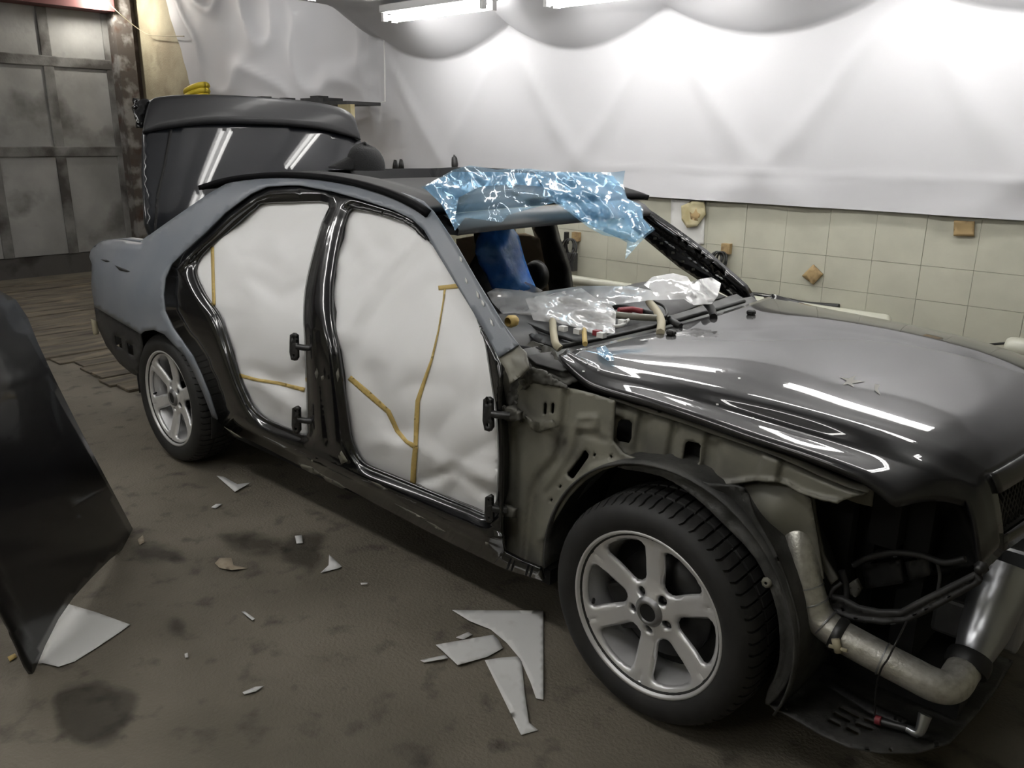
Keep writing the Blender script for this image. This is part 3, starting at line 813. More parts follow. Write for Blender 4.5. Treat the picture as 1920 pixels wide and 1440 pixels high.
# ---- wheel arch liner (front) and rear arch
def arch(cx, r0, a0, a1, y0, y1, name, material, cz=.33, inner=.02):
    rows = []
    for a in np.radians(np.linspace(a0, a1, 40)):
        rr = r0
        rows.append([(cx+rr*math.cos(a), y, cz+rr*math.sin(a)*1.0+dz) for y, dz in ((y0,.0),(y0+.03,.004),(y0+.1,.004),(y1,.0))])
    return grid_mesh(name, rows, material, car, thick=.006)
al = arch(WB, .392, -24, 186, .085, .50, 'wheel_arch_liner', m_liner)
arch(0, .375, -20, 190, .055, .45, 'wheel_arch_liner', m_dark)
arch(WB, .392, -38, 186, W-.50, W-.085, 'wheel_arch_liner', m_dark); arch(0, .375, -20, 190, W-.45, W-.055, 'wheel_arch_liner', m_dark)
for cx, s in ((WB,0),(0,0)):
    box('wheel_house', (cx-.40,.46,.15), (cx+.42,.50,.75), m_dark, car)
liner = [(1158,876),(1200,866),(1262,884),(1330,906),(1395,915),(1415,965),(1452,1030),(1480,1100),(1500,1180),(1492,1240),(1470,1290),(1440,1322),(1438,1300),(1458,1255),(1462,1190),(1450,1120),(1415,1045),(1352,978),(1300,930),(1240,893)]
panel('liner_flange', catmull(liner, 3, True), surf_y(.105), m_liner, al, grid=9, edge=6, thick=.006, relief=lambda pv: .02*np.clip(dist_poly(pv, liner)/25,0,1)+.006*np.array([nz(x*.03,y*.03) for x,y in pv]))
o = lathe('clip', [(.004,-.006),(.006,-.008),(.012,-.006),(.014,0)], m_apron, al, seg=8, axis='y', loc=tuple(surf_y(.10)(1438,1092)))

# ---- wheels
def build_wheel():
    root = None
    R, RR, wd = .318, .228, .212
    prof = [(RR-.012,.012),(RR,.004),(RR+.012,-.004),(.255,-.012),(.275,-.012),(.292,-.006),(.303,.004),(.310,.016),(.3155,.030)]
    tread = [(.3175,.045,0),(.318,.066,0),(.318,.068,1),(.318,.074,1),(.318,.076,0),(.319,.100,0),(.319,.102,1),(.319,.110,1),(.319,.112,0)]
    half = [(r_, a_, 0) for r_, a_ in prof]+tread
    full = half+[(r_, wd-a_, g) for r_, a_, g in reversed(half)]
    nb = 62; V = []; F = []; n = len(full); angs = []
    for b in range(nb):
        for fr, g in ((0,0),(.78,0),(.82,1),(.96,1)): angs.append(((b+fr)/nb*2*math.pi, g))
    for w, gv in angs:
        for i, (r_, a_, g) in enumerate(full):
            rr = r_
            if g: rr -= .008
            elif gv and r_ > .309: rr -= .007
            ww = w+ (.05*(a_-wd/2)/wd if r_ > .309 else 0)
            V.append((rr*math.cos(ww), a_, rr*math.sin(ww)))
    m = len(angs)
    for k in range(m):
        for i in range(n-1):
            F.append((k*n+i, k*n+i+1, ((k+1) % m)*n+i+1, ((k+1) % m)*n+i))
    ty = obj('wheel', V, F, m_tyre, None); autosmooth(ty, 40)
    ty['label'] = 'black tyre on a silver six-spoke alloy rim'
    # barrel and lip
    lp = lathe('rim_barrel', [(.236,.004),(.233,-.002),(.226,0),(.222,.010),(.214,.014),(.210,.03),(.196,.06),(.194,.19),(.215,.20),(.226,.206)], m_rim, ty, seg=72)
    # face with six windows
    out = [(.224*math.cos(a), .224*math.sin(a)) for a in np.linspace(0,2*math.pi,96,endpoint=False)]
    holes = []
    for k in range(6):
        c = math.radians(60*k+30)
        pts = []
        for rr, da in ((.083,0),(.088,9),(.098,12.5),(.125,15.5),(.16,18.3),(.186,19.8),(.196,18.5),(.201,15),(.2025,8),(.2025,0)):
            pts.append((rr, math.radians(da)))
        loop = [(rr*math.cos(c+d_), rr*math.sin(c+d_)) for rr, d_ in pts]+[(rr*math.cos(c-d_), rr*math.sin(c-d_)) for rr, d_ in reversed(pts[1:-1])]
        holes.append(loop)
    lugs = []
    for k in range(5):
        c = math.radians(72*k-120); q = (.057*math.cos(c), .057*math.sin(c)); lugs.append(q)
        holes.append([(q[0]+.0148*math.cos(a), q[1]+.0148*math.sin(a)) for a in np.linspace(0,2*math.pi,14,endpoint=False)])
    pv, F = mesh2d(out, holes, grid=.0085, edge=.006)
    hp = np.array([p for h in holes[:6] for p in h])
    dh = np.full(len(pv), 1e9)
    for h in holes[:6]: dh = np.minimum(dh, dist_poly(pv, h))
    rr = np.hypot(pv[:,0], pv[:,1])
    dep = np.interp(rr, [0,.03,.06,.09,.15,.20,.224], [.020,.022,.030,.034,.026,.014,.010])
    dep = dep+.010*np.exp(-(dh/.005)**2)
    ang = np.degrees(np.arctan2(pv[:,1], pv[:,0])) % 60; off = np.minimum(ang, 60-ang)
    perp = rr*np.sin(np.radians(off))
    dep = dep+np.where((rr > .185) & (rr < .218) & (perp < .0035), .004, 0)
    V = [(p[0], d_, p[1]) for p, d_ in zip(pv, dep)]
    fc = obj('rim_face', V, [tuple(t) for t in F], m_rim, ty, thick=.022, thick_off=0)
    me = fc.data
    s = sum(p.area*p.normal.y for p in me.polygons)
    if s > 0: me.flip_normals()
    fc.modifiers['thickness'].offset = -1
    autosmooth(fc, 40)
    cp = lathe('centre_cap', [(.0001,.020),(.024,.020),(.027,.015),(.031,.014),(.036,.018),(.043,.025)], m_rim_dirty, ty, seg=32)
    lathe('cap_bowl', [(.0001,.0185),(.022,.0185),(.0255,.0185)], m_dark, cp, seg=24)
    for q in lugs:
        lathe('lug_nut', [(.0001,.040),(.008,.041),(.0095,.05),(.0095,.07)], m_steel, fc, seg=6, loc=(q[0],0,q[1]))
    ds = lathe('brake_disc', [(.07,.085),(.150,.085),(.150,.105),(.07,.105),(.07,.085)], m_disc, ty, seg=40)
    V, Fq = box_vf((-.165,.07,-.06),(-.085,.125,.08)); c = obj('brake_caliper', V, Fq, m_steel, ty, smooth=False); md = c.modifiers.new('bevel','BEVEL'); md.width=.012; md.segments=2
    lathe('rim_back', [(.0001,.12),(.19,.12)], m_dark, ty, seg=32)
    v = tube('tyre_valve', [(-.188,.030,.050),(-.176,.012,.046)], .005, m_wire, ty, seg=6)
    return ty
def tree_copy(o, parent):
    c = o.copy(); COL.objects.link(c); c.parent = parent
    for ch in o.children: tree_copy(ch, c)
    return c
wh = build_wheel()
def place(o, x, y, rot, steer, label):
    o.parent = car; o.matrix_parent_inverse = Matrix.Translation(-CAR_AT)
    o.location = (x, y, .319); o.rotation_mode = 'XYZ'
    o.rotation_euler = (0, rot, steer); o['label'] = label
spare = [tree_copy(wh, car) for _ in range(3)]
place(wh, WB, .035, math.radians(-28), math.radians(-1.0), 'front wheel with silver six-spoke rim')
place(spare[0], 0, .035, math.radians(-20), 0, 'rear wheel with silver six-spoke rim')
place(spare[1], WB, W-.035, 0, math.pi, 'front wheel on the far flank'); place(spare[2], 0, W-.035, .4, math.pi, 'rear wheel on the far flank')
for x in (0, WB): tube('axle', [(x,.16,.319),(x,W-.16,.319)], .035, m_dark, car, seg=10)
# ---- bonnet
e_y = smooth_table([(2.27,.185),(2.30,.17),(2.36,.152),(2.43,.138),(2.62,.130),(2.78,.130),(2.92,.135),(3.06,.140),(3.165,.150),(3.205,.155),(3.245,.163),(3.262,.195),(3.285,.235),(3.31,.270),(3.34,.30)])
e_z = smooth_table([(2.27,.925),(2.30,.922),(2.36,.900),(2.43,.880),(2.62,.877),(2.78,.866),(2.92,.851),(3.06,.841),(3.165,.823),(3.205,.806),(3.245,.783),(3.262,.786),(3.285,.787),(3.31,.783),(3.34,.772)])
c1_y = smooth_table([(2.27,.205),(2.43,.175),(2.55,.195),(2.94,.238),(3.245,.260),(3.30,.282),(3.34,.322)])
c1_z = smooth_table([(2.27,.930),(2.43,.900),(2.55,.892),(2.94,.860),(3.245,.832),(3.30,.812),(3.34,.785)])
c2_y = smooth_table([(2.27,.225),(2.45,.232),(3.03,.272),(3.26,.325),(3.34,.370)])
c2_z = smooth_table([(2.27,.922),(2.45,.914),(3.03,.889),(3.26,.848),(3.34,.800)])
cc_z = smooth_table([(2.27,.936),(2.60,.949),(2.90,.937),(3.20,.892),(3.30,.845),(3.34,.812)])
def hood_half(x, fwd):
    ye, ze, y1, z1, y2, z2, zc = e_y(x), e_z(x), c1_y(x), c1_z(x), c2_y(x), c2_z(x), cc_z(x)
    pts = [(ye,ze-.018),(ye,ze),(ye+.25*(y1-ye),ze+.30*(z1-ze)),(ye+.6*(y1-ye),ze+.68*(z1-ze)),(y1-.006,z1-.002),(y1,z1+.001),(y1+.010,z1+.008),
           (y1+.45*(y2-y1),z1+.55*(z2-z1)),(y1+.8*(y2-y1),z1+.86*(z2-z1)),(y2,z2),(y2+.025,z2+.008)]
    n = 22
    vy = .36+.16*(x-2.3)/1.1
    for k in range(1, n+1):
        t = k/n; y = y2+.025+(.87-y2-.025)*t
        z = (z2+.008)+(zc-z2-.008)*(1-(1-t)**3.2)
        pts.append((y, z))
    return pts
def bow(y, x):
    # rear edge and nose are bowed in plan
    b = 1-((y-.87)/.70)**2; b2 = max(0, 1-((y-.87)/.57)**2)
    k = (x-2.27)/(3.34-2.27)
    return .055*b*(1-k)+.06*b2*k
xs_h = np.concatenate([np.linspace(2.27,2.45,9)[:-1], np.linspace(2.45,3.16,20)[:-1], np.linspace(3.16,3.34,18)])
rows = []
for x in xs_h:
    h = hood_half(x, 0)
    full = h+[(W-y, z) for y, z in reversed(h[:-1])]
    sx = x+.014*max(0, (x-3.1)/.24)
    rows.append([(sx+bow(y, x), y, z) for y, z in full])
# nose of the bonnet dropping between lamp opening and grille
nose_rows = []
last = rows[-1]
for k, (dx, dz, sy) in enumerate(((0,0,0),(.006,-.006,.0),(.014,-.018,.0),(.024,-.040,.0),(.034,-.070,.0),(.043,-.105,.004),(.050,-.14,.010),(.056,-.18,.018))):
    nose_rows.append([(p[0]+dx, p[1]+(sy if p[1] < .87 else -sy), p[2]+dz) for p in last])
NI = 11
# bonnet skin and its two nose lobes are one pressing
nv = len(last); V = [p for r_ in rows for p in r_]; F = []
for i in range(len(rows)-1):
    for j in range(nv-1):
        F.append((i*nv+j, i*nv+j+1, (i+1)*nv+j+1, (i+1)*nv+j))
for cols in (list(range(1,NI)), list(range(nv-NI,nv-1))):
    prev = [(len(rows)-1)*nv+c for c in cols]
    for r_ in nose_rows[1:]:
        cur = list(range(len(V), len(V)+len(cols))); V += [r_[c] for c in cols]
        for j in range(len(cols)-1): F.append((prev[j], prev[j+1], cur[j+1], cur[j]))
        prev = cur
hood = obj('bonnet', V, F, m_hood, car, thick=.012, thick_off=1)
hood['label'] = 'dark metallic bonnet with sharp creases'
grid_mesh('grille_surround', [r_[NI-1:len(last)-NI+1] for r_ in nose_rows[:4]], m_hood, hood, thick=.01)
gm = grid_mesh('grille_surround', [[(p[0]-.004, p[1], p[2]) for p in r_[NI-1:len(last)-NI+1]] for r_ in nose_rows[-2:]], m_black, hood, thick=.01)
# grille mesh
g0 = nose_rows[3]; g1 = nose_rows[-2]; parts = []
ys = np.linspace(g0[NI][1], W-g0[NI][1], 46)
def gp(y, t):
    x0 = np.interp(y, [p[0+1] for p in g0], [p[0] for p in g0]); x1 = np.interp(y, [p[1] for p in g1], [p[0] for p in g1])
    z0 = np.interp(y, [p[1] for p in g0], [p[2] for p in g0]); z1 = np.interp(y, [p[1] for p in g1], [p[2] for p in g1])
    return np.array([x0+(x1-x0)*t-.02, y, z0+(z1-z0)*t])
for i, y in enumerate(ys[:-1]):
    for s in (1,-1):
        yb = y+(ys[1]-ys[0])*4*s
        if .40 < yb < W-.40: parts.append(tube_vf([gp(y,0), gp((y+yb)/2,.5), gp(yb,1)], .003, 4))
V, F = join_vf(parts); gr = obj('grille_mesh', V, F, m_darkgrey, hood, kind='stuff')
rows_g = [[gp(y,t)+np.array([-.03,0,0]) for y in ys] for t in (0,.5,1)]
grid_mesh('grille_back', rows_g, m_dark, hood)
def hood_z(x, y):
    yy = y if y <= .87 else W-y
    xb = min(3.34, max(2.27, x-bow(y, min(3.3, x)))); h = hood_half(xb, 0)[1:]
    return float(np.interp(yy, [q[0] for q in h], [q[1] for q in h]))
def surf_hood(off=0.0):
    def fn(px, py, o=0.0):
        z = .93
        for _ in range(14):
            p = atZ(px, py, z); z = .6*z+.4*(hood_z(p[0], min(max(p[1],.16),W-.16))+off+o)
        return atZ(px, py, z)
    return fn
for q in ([(1573,706),(1590,710),(1604,704),(1600,712),(1622,715),(1598,719),(1602,726),(1590,720),(1580,722),(1588,714)],[(1640,720),(1650,722),(1646,730),(1652,742),(1640,732)]):
    panel('paint_scuff', q, surf_hood(.0015), m_apron, hood, grid=5, edge=4, thick=0)
for a, b in ((1100,680),(1110,682),(1094,696),(1122,694),(1386,709),(1345,758),(1415,762),(1412,784)):
    panel('paint_chip', [(a-2.5,b-1.5),(a+2,b-1.5),(a+2.5,b+1.5),(a-2,b+1.5)], surf_hood(.0015), m_white, hood, grid=5, edge=4, thick=0)
# washer jets
for q in ((1258,628),(1408,590)):
    p = surf_hood()(*q)+np.array([0,0,.006])
    b = obj('washer_jet', *join_vf([box_vf((p[0]-.014,p[1]-.012,p[2]-.006),(p[0]+.014,p[1]+.012,p[2]+.010))]), m_wire, hood, smooth=False); md = b.modifiers.new('bevel','BEVEL'); md.width=.004
# scrap of blue film on the bonnet corner
# ---- far front wing
rows = []
for x in np.linspace(2.20,3.30,24):
    xe = max(2.27, x); y0 = W-e_y(min(xe,3.24)); z0 = e_z(min(xe,3.24))
    tp = max(0, x-2.8)
    rows.append([(x, y0-.004, z0-.006),(x, y0+.05-.1*tp*0, z0-.012),(x, min(W-.03, y0+.09)-.12*tp**2, z0-.04),(x, W-.012-.16*tp**2, z0-.10),(x, W-.16*tp**2, z0-.22),(x, W-.16*tp**2, .66)])
grid_mesh('far_front_wing', rows, m_hood, car, thick=.006)

# ---- engine bay: what shows dark through the open wing and lamp opening
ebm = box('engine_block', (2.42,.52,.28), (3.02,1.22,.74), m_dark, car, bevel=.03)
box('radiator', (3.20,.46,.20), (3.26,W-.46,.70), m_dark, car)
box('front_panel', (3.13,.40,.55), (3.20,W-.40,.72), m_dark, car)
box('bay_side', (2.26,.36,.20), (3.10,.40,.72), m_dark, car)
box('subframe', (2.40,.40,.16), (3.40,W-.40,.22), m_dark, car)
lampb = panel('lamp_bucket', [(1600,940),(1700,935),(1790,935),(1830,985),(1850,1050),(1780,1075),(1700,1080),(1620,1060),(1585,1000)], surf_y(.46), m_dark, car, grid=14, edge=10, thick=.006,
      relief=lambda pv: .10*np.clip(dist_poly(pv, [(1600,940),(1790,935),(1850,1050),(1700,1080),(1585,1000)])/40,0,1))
# looms inside the lamp opening
def pxtube(name, pts, rad, material, parent, seg=8, curve=5):
    return tube(name, [atY(a, b, y) for a, b, y in pts], rad, material, parent, seg=seg, curve=curve)
pxtube('wiring_loom', [(1600,1060,.34),(1630,1045,.34),(1680,1036,.33),(1730,1042,.33),(1770,1055,.33),(1810,1048,.33)], .008, m_darkgrey, lampb)
pxtube('wiring_loom', [(1755,1050,.33),(1762,1080,.33),(1758,1110,.33)], .004, m_darkgrey, lampb)
pxtube('wiring_loom', [(1578,1070,.30),(1586,1100,.30),(1585,1140,.28)], .009, m_darkgrey, lampb)
panel('lamp_plug', [(1595,1092),(1606,1086),(1615,1105),(1608,1118),(1597,1112)], surf_y(.29), m_apron_dark, lampb, grid=6, edge=4, thick=.02)
for x0, x1, y0, y1 in ((1620,1690,1055,1090),(1700,1740,1050,1075)):
    panel('lamp_rear', [(x0,y0),(x1,y0-8),(x1+6,y1),(x0+8,y1+10)], surf_y(.42), m_darkgrey, lampb, grid=10, edge=8, thick=.03)
# lower lamp bracket bar
br = [(1548,1128),(1560,1118),(1578,1120),(1610,1138),(1650,1146),(1690,1146),(1735,1122),(1790,1095),(1830,1075),(1842,1088),(1800,1112),(1745,1142),(1700,1164),(1655,1168),(1600,1162),(1560,1148)]
bb = panel('lamp_bracket', br, surf_y(.25), m_darkgrey, car, grid=6, edge=5, thick=.012, relief=lambda pv: -.012*np.exp(-((dist_poly(pv, br))/4)**2), holes=[slot(1580,1140,1583,1144,4)])
pxtube('bracket_tie', [(1555,1120,.24),(1562,1105,.25),(1578,1092,.26)], .006, m_darkgrey, bb)
lathe('bracket_bolt', [(.0001,-.02),(.010,-.02),(.012,-.008),(.016,0)], m_steel, bb, seg=6, axis='y', loc=tuple(atY(1840,1064,.25)))

# ---- intercooler pipe
pp = [(1492,990,.24),(1497,1010,.22),(1505,1060,.205),(1520,1120,.20),(1536,1158,.20),(1568,1186,.20),(1620,1216,.205),(1700,1258,.215),(1755,1285,.225),(1785,1285,.25),(1802,1262,.30),(1815,1240,.36)]
pipe = pxtube('intercooler_pipe', pp, .0385, m_alu, car, seg=24, curve=8); pipe['label'] = 'aluminium intercooler pipe bent twice'
def ring_on(a, b, y, d, r_, name, material, w=.003):
    p = atY(a, b, y); d = np.array(d, float); d /= np.linalg.norm(d)
    return tube(name, [p-d*w, p-d*w*.5, p+d*w*.5, p+d*w], [r_-.003, r_, r_, r_-.003], material, pipe, seg=24)
for (a, b, y), (a2, b2, y2) in (((1514,1098,.202),(1520,1120,.20)),((1523,1128,.20),(1529,1144,.20)),((1548,1168,.20),(1568,1186,.20)),((1655,1235,.21),(1700,1258,.215))):
    ring_on(a, b, y, atY(a2,b2,y2)-atY(a,b,y), .0405, 'weld_bead', m_alu2)
d_ = atY(1620,1216,.205)-atY(1568,1186,.20)
ring_on(1572,1190,.20, d_, .044, 'hose_clamp', m_steel, .012)
p = atY(1566,1198,.155); obj('clamp_lug', *join_vf([tube_vf([p, p+np.array([.012,0,-.03])], .010, 8), tube_vf([p+np.array([-.012,0,-.024]), p+np.array([.03,0,-.018])], .005, 6)]), m_wire_beige, pipe)
tank_pts = [(1800,1268,.30),(1822,1232,.36),(1845,1180,.42),(1868,1120,.46),(1890,1060,.50)]
tk = tube('intercooler_tank', [atY(a,b,y) for a,b,y in tank_pts], [.036,.040,.055,.060,.060], m_alu2, car, seg=20, curve=6)
ring_on(1815,1243,.34, atY(1845,1180,.42)-atY(1822,1232,.36), .050, 'silicone_joint', m_wire, .02)
ci = atY(1905,1110,.56)
box('intercooler_core', (ci[0]-.05,ci[1]-.02,ci[2]-.16), (ci[0]+.03,W-.40,ci[2]+.12), m_alu2, car, bevel=.01)
box('crossmember', (3.30,.42,.36), (3.40,W-.42,.46), m_darkgrey, car, bevel=.01)

# ---- undertray
tray = [(1440,1318),(1452,1330),(1475,1340),(1500,1354),(1540,1378),(1590,1400),(1650,1412),(1720,1412),(1780,1394),(1830,1340),(1870,1290),(1900,1240),(1800,1210),(1700,1190),(1560,1150),(1500,1170),(1492,1240),(1470,1290)]
slots = []
for (x, y) in ((1578,1329),(1568,1340),(1558,1351),(1628,1347),(1612,1357),(1596,1370)):
    slots.append([(x,y-3),(x+4,y-5),(x+34,y+11),(x+36,y+15),(x+32,y+17),(x+1,y+2)])
slots = [[(1571,1326),(1576,1325),(1610,1343),(1612,1348),(1607,1349),(1572,1331)],[(1561,1336),(1566,1335),(1594,1350),(1595,1356),(1590,1357),(1562,1343)],[(1551,1349),(1556,1348),(1576,1358),(1578,1364),(1573,1365),(1552,1355)],
         [(1620,1347),(1626,1347),(1660,1361),(1660,1366),(1654,1366),(1621,1353)],[(1603,1357),(1608,1355),(1637,1366),(1638,1371),(1632,1372),(1604,1363)],[(1585,1364),(1590,1363),(1610,1373),(1611,1379),(1606,1380),(1586,1370)],
         slot(1474,1330,1475,1332,3), slot(1669,1406,1671,1409,4)]
ut = panel('undertray', tray, surf_plane((3.2,.25,.16),(-.12,.22,1)), m_liner, car, grid=9, edge=6, holes=slots, thick=.005, relief=lambda pv: .008*np.array([nz(x*.02,y*.02,4) for x,y in pv])-.010*np.exp(-(dist_poly(pv,[(1450,1300),(1560,1320),(1640,1330),(1720,1370)],False)/7)**2))
tcl = panel('tray_strip', [(1540,1265),(1640,1325),(1700,1352),(1692,1358),(1630,1335),(1535,1275)], surf_plane((3.2,.25,.19),(-.12,.22,1)), m_darkgrey, ut, grid=7, edge=5, thick=.006)
pxtube('tie_rod', [(1640,1350,.21),(1700,1366,.215),(1730,1376,.22)], .010, m_steel, ut); pxtube('drain_spout', [(1700,1366,.20),(1722,1374,.20),(1735,1340,.22)], [.008,.011,.016], m_alu2, ut)
pxtube('red_sleeve', [(1642,1349,.205),(1652,1352,.205)], .011, m_wire_red, ut, curve=0)
pxtube('dangling_wire', [(1700,1165,.24),(1680,1205,.165),(1665,1235,.165),(1652,1255,.165),(1643,1290,.19),(1640,1346,.21)], .0022, m_steel, pipe)

# ---- cowl details: hoses, looms, edges of the windscreen opening
def ztube(name, pts, rad, material, parent, curve=5, seg=8):
    return tube(name, [atZ(a, b, z) for a, b, z in pts], rad, material, parent, curve=curve, seg=seg)
ck = ztube('cowl_hose', [(1036,602,.945),(1038,625,.945),(1042,645,.94),(1050,654,.93)], .012, m_wire_beige, car)
ztube('cowl_hose', [(1217,566,.97),(1232,585,.96),(1240,603,.95),(1238,624,.94)], .014, m_wire_beige, car)
ztube('cowl_hose', [(1095,618,.95),(1096,632,.945),(1097,645,.94)], .008, m_tape, car)
ztube('wiring_loom', [(1150,590,.955),(1190,594,.955),(1240,597,.95)], .012, m_apron, car)
ztube('wiring_loom', [(1150,575,.96),(1180,578,.96),(1210,585,.955),(1240,592,.95),(1255,598,.95)], .010, m_wire, car)
ztube('wiring_loom', [(1160,582,.965),(1185,580,.965),(1205,584,.96)], .010, m_wire_red, car)
ztube('wiring_loom', [(1225,565,.97),(1245,575,.965),(1250,590,.96),(1235,598,.955)], .005, m_wire, car)
ztube('wiring_loom', [(1150,612,.945),(1165,610,.945),(1178,600,.95)], .006, m_white, car)
ztube('wiring_loom', [(1258,600,.945),(1268,607,.945),(1276,612,.94)], .012, m_wire, car)
ztube('wiper_spindle', [(1322,565,.97),(1334,580,.95),(1338,595,.94)], .014, m_wire, car)
ztube('cowl_seal', [(965,650,.90),(1010,655,.90),(1060,648,.91),(1130,634,.92),(1200,618,.93),(1258,604,.935),(1330,584,.93),(1395,565,.92)], .008, m_wire, car, curve=6)
ztube('cowl_seal', [(970,600,.93),(1030,625,.925),(1080,640,.92),(1090,640,.92)], .006, m_wire, car)
for q, mt in (((1056,616),m_white),((1084,621),m_white),((1120,624),m_wire_red),((1128,628),m_white),((1177,585),m_wire_red),((1167,604),m_white)):
    p = atZ(*q, .95); b = obj('wiring_plug', *box_vf((p[0]-.012,p[1]-.010,p[2]-.008),(p[0]+.012,p[1]+.010,p[2]+.008)), mt, car, smooth=False); 
p = atZ(960, 602, .985); lathe('pillar_bung', [(.0001,.02),(.012,.02),(.018,.012),(.020,-.01),(.014,-.02)], m_tape, car, seg=10, loc=tuple(p))
panel('cowl_cover', [(975,615),(1030,602),(1100,612),(1150,618),(1130,632),(1080,642),(1040,652),(1005,640)], surf_z(.905), m_darkgrey, car, grid=9, edge=6, thick=.006, relief=crumple(.02,.012))
panel('cowl_corner_shade', [(985,648),(1000,640),(1040,655),(1045,668),(1075,698),(1090,712),(1065,722),(1030,705),(1000,690),(990,670)], surf_plane((2.25,.22,.86),(0,-.5,.8)), m_apron_dark, car, grid=7, edge=5, thick=.008, relief=crumple(.06,.02))  # dark sheet added for the shading between bonnet and inner wing
# ================================================================== MASKING PAPER
def grow(poly, k):
    P = np.array(poly, float); c = P.mean(0); v = P-c
    return (c+v*(1+k/np.linalg.norm(v,axis=1))[:,None]).tolist()
def paper_relief(folds, seed):
    def fn(pv):
        o = np.array([.006*nz(x*.012,y*.012,seed)+.008*(1-2*abs(nz((x+y*.5)*.013,(y-x*.4)*.010,seed+2))) for x,y in pv])
        for pts, w, a in folds: 
            d = dist_poly(pv, pts, False); o += a*np.clip(1-d/w,0,1)
        return o
    return fn
rel_r = paper_relief([([(575,470),(545,490),(520,470)],26,-.014),([(420,450),(480,560),(500,700)],40,-.012),([(570,540),(530,560),(470,520)],24,.012),([(470,690),(540,720),(572,700)],22,.012),([(470,420),(540,440),(600,420)],30,.01),([(480,720),(560,770)],24,-.014)], 11.0)
rel_f = paper_relief([([(790,440),(700,530),(650,620)],34,-.020),([(640,440),(680,510),(640,590)],26,.014),([(700,700),(720,780),(775,835)],28,.016),([(780,835),(840,880),(920,900)],30,-.016),([(700,830),(775,835)],24,-.012),([(830,540),(880,620),(905,740)],34,.014),
                      ([(800,900),(850,880),(925,930)],18,.018),([(660,390),(720,470)],26,.01)], 23.0)
pr = panel('masking_paper', grow(hole_rear, 5), surf_side(.062), m_paper, None, grid=8, edge=8, relief=rel_r, thick=.001)
tag(pr, 'white masking paper closing the rear door opening', 'paper', 'masking paper in the door openings')
pf = panel('masking_paper', grow(hole_front, 5), surf_side(.062), m_paper, None, grid=8, edge=8, relief=rel_f, thick=.001)
tag(pf, 'white masking paper closing the front door opening', 'paper', 'masking paper in the door openings')
def strip(pts, w):
    P = [np.array(p, float) for p in pts]; L = []; Rr = []
    for i, p in enumerate(P):
        t = P[min(i+1,len(P)-1)]-P[max(i-1,0)]; n = np.array([-t[1],t[0]])/np.linalg.norm(t)
        ww = w[i] if hasattr(w,'__len__') else w
        L.append(tuple(p+n*ww/2)); Rr.append(tuple(p-n*ww/2))
    return L+Rr[::-1]
def tape(pts, w, par, rel):
    panel('tape', strip(pts, w), surf_side(.059), m_tape, par, grid=4, edge=4, relief=rel, thick=.001)
tape([(398,463),(399,500),(400,540),(401,572)], 6, pr, rel_r)
tape([(446,703),(480,712),(520,718),(571,731)], [7,6,6,8], pr, rel_r)
tape([(655,708),(690,738),(728,772),(745,808),(762,828),(779,838)], [10,11,9,8,7,10], pf, rel_f)
tape([(779,838),(776,870),(774,908)], [9,10,10], pf, rel_f)
tape([(779,838),(781,790),(783,752),(797,710),(810,672)], [7,9,8,6,4], pf, rel_f)
tape([(810,672),(822,620),(831,565),(834,542)], [4,2.5,2.5,4], pf, rel_f)
tape([(822,540),(840,538),(860,536)], [8,8,9], pf, rel_f)

# ================================================================== PLASTIC FILM
blue = [(789,351),(800,346),(830,330),(850,318),(880,310),(930,318),(990,316),(1040,322),(1100,322),(1150,323),(1172,320),(1168,345),(1176,372),(1200,383),(1206,392),(1206,410),(1229,430),(1213,442),(1195,460),(1172,487),(1176,455),(1160,446),(1130,441),(1105,427),
        (1086,413),(1062,394),(1040,380),(1000,390),(955,402),(940,417),(905,412),(872,408),(853,433),(846,415),(826,382),(806,361)]
def surf_film(off=0.0): return surf_plane((1.70+off,.87,1.30), (.62,-.10,.78))
b1 = panel('blue_film', blue, surf_film(.075), m_blue, None, grid=5.5, edge=5, jitter=1.5, thick=0, relief=lambda pv: crumple(.014,.045,3,ang=.5,stretch=2)(pv)+crumple(.045,.012,8,ang=-.6,stretch=2)(pv))
tag(b1, 'crumpled light blue plastic film draped over the front edge of the roof', 'plastic film')
blue2 = [(1000,322),(1100,324),(1150,330),(1165,350),(1176,372),(1200,385),(1206,410),(1222,430),(1190,455),(1160,446),(1110,425),(1075,400),(1045,378),(1020,352)]
panel('fold', blue2, surf_film(.105), m_blue2, b1, grid=5.5, edge=5, jitter=1.5, thick=0, relief=lambda pv: crumple(.016,.05,13,ang=.6,stretch=2.5)(pv)+crumple(.05,.014,18,ang=.2,stretch=2)(pv))
panel('fold', [(795,352),(850,322),(920,322),(1000,325),(1015,350),(960,345),(900,350),(860,370),(850,425),(830,385)], surf_film(.10), m_blue2, b1, grid=5.5, edge=5, jitter=1.5, thick=0, relief=lambda pv: crumple(.02,.04,31,ang=1.1,stretch=2.5)(pv)+crumple(.06,.012,38)(pv))
clear = [(913,549),(929,540),(981,545),(1002,549),(1029,545),(1090,536),(1132,536),(1186,537),(1223,545),(1207,534),(1223,519),(1262,512),(1289,519),(1298,534),(1313,523),(1334,520),(1352,531),(1346,555),(1334,570),(1298,572),(1283,561),(1216,563),(1162,570),(1147,573),
         (1155,585),(1153,625),(1111,625),(1084,617),(1053,605),(981,605),(942,588),(923,567)]
sf = surf_plane((1.95,.87,.985), (.10,-.22,.95))
c1 = panel('clear_film', clear, sf, m_clear, None, grid=5.5, edge=5, jitter=1.5, thick=0, relief=lambda pv: crumple(.022,.035,40,ang=-.05,stretch=5)(pv)+crumple(.05,.008,44,ang=.2,stretch=3)(pv))
tag(c1, 'clear crumpled plastic film thrown over the stripped dashboard', 'plastic film')
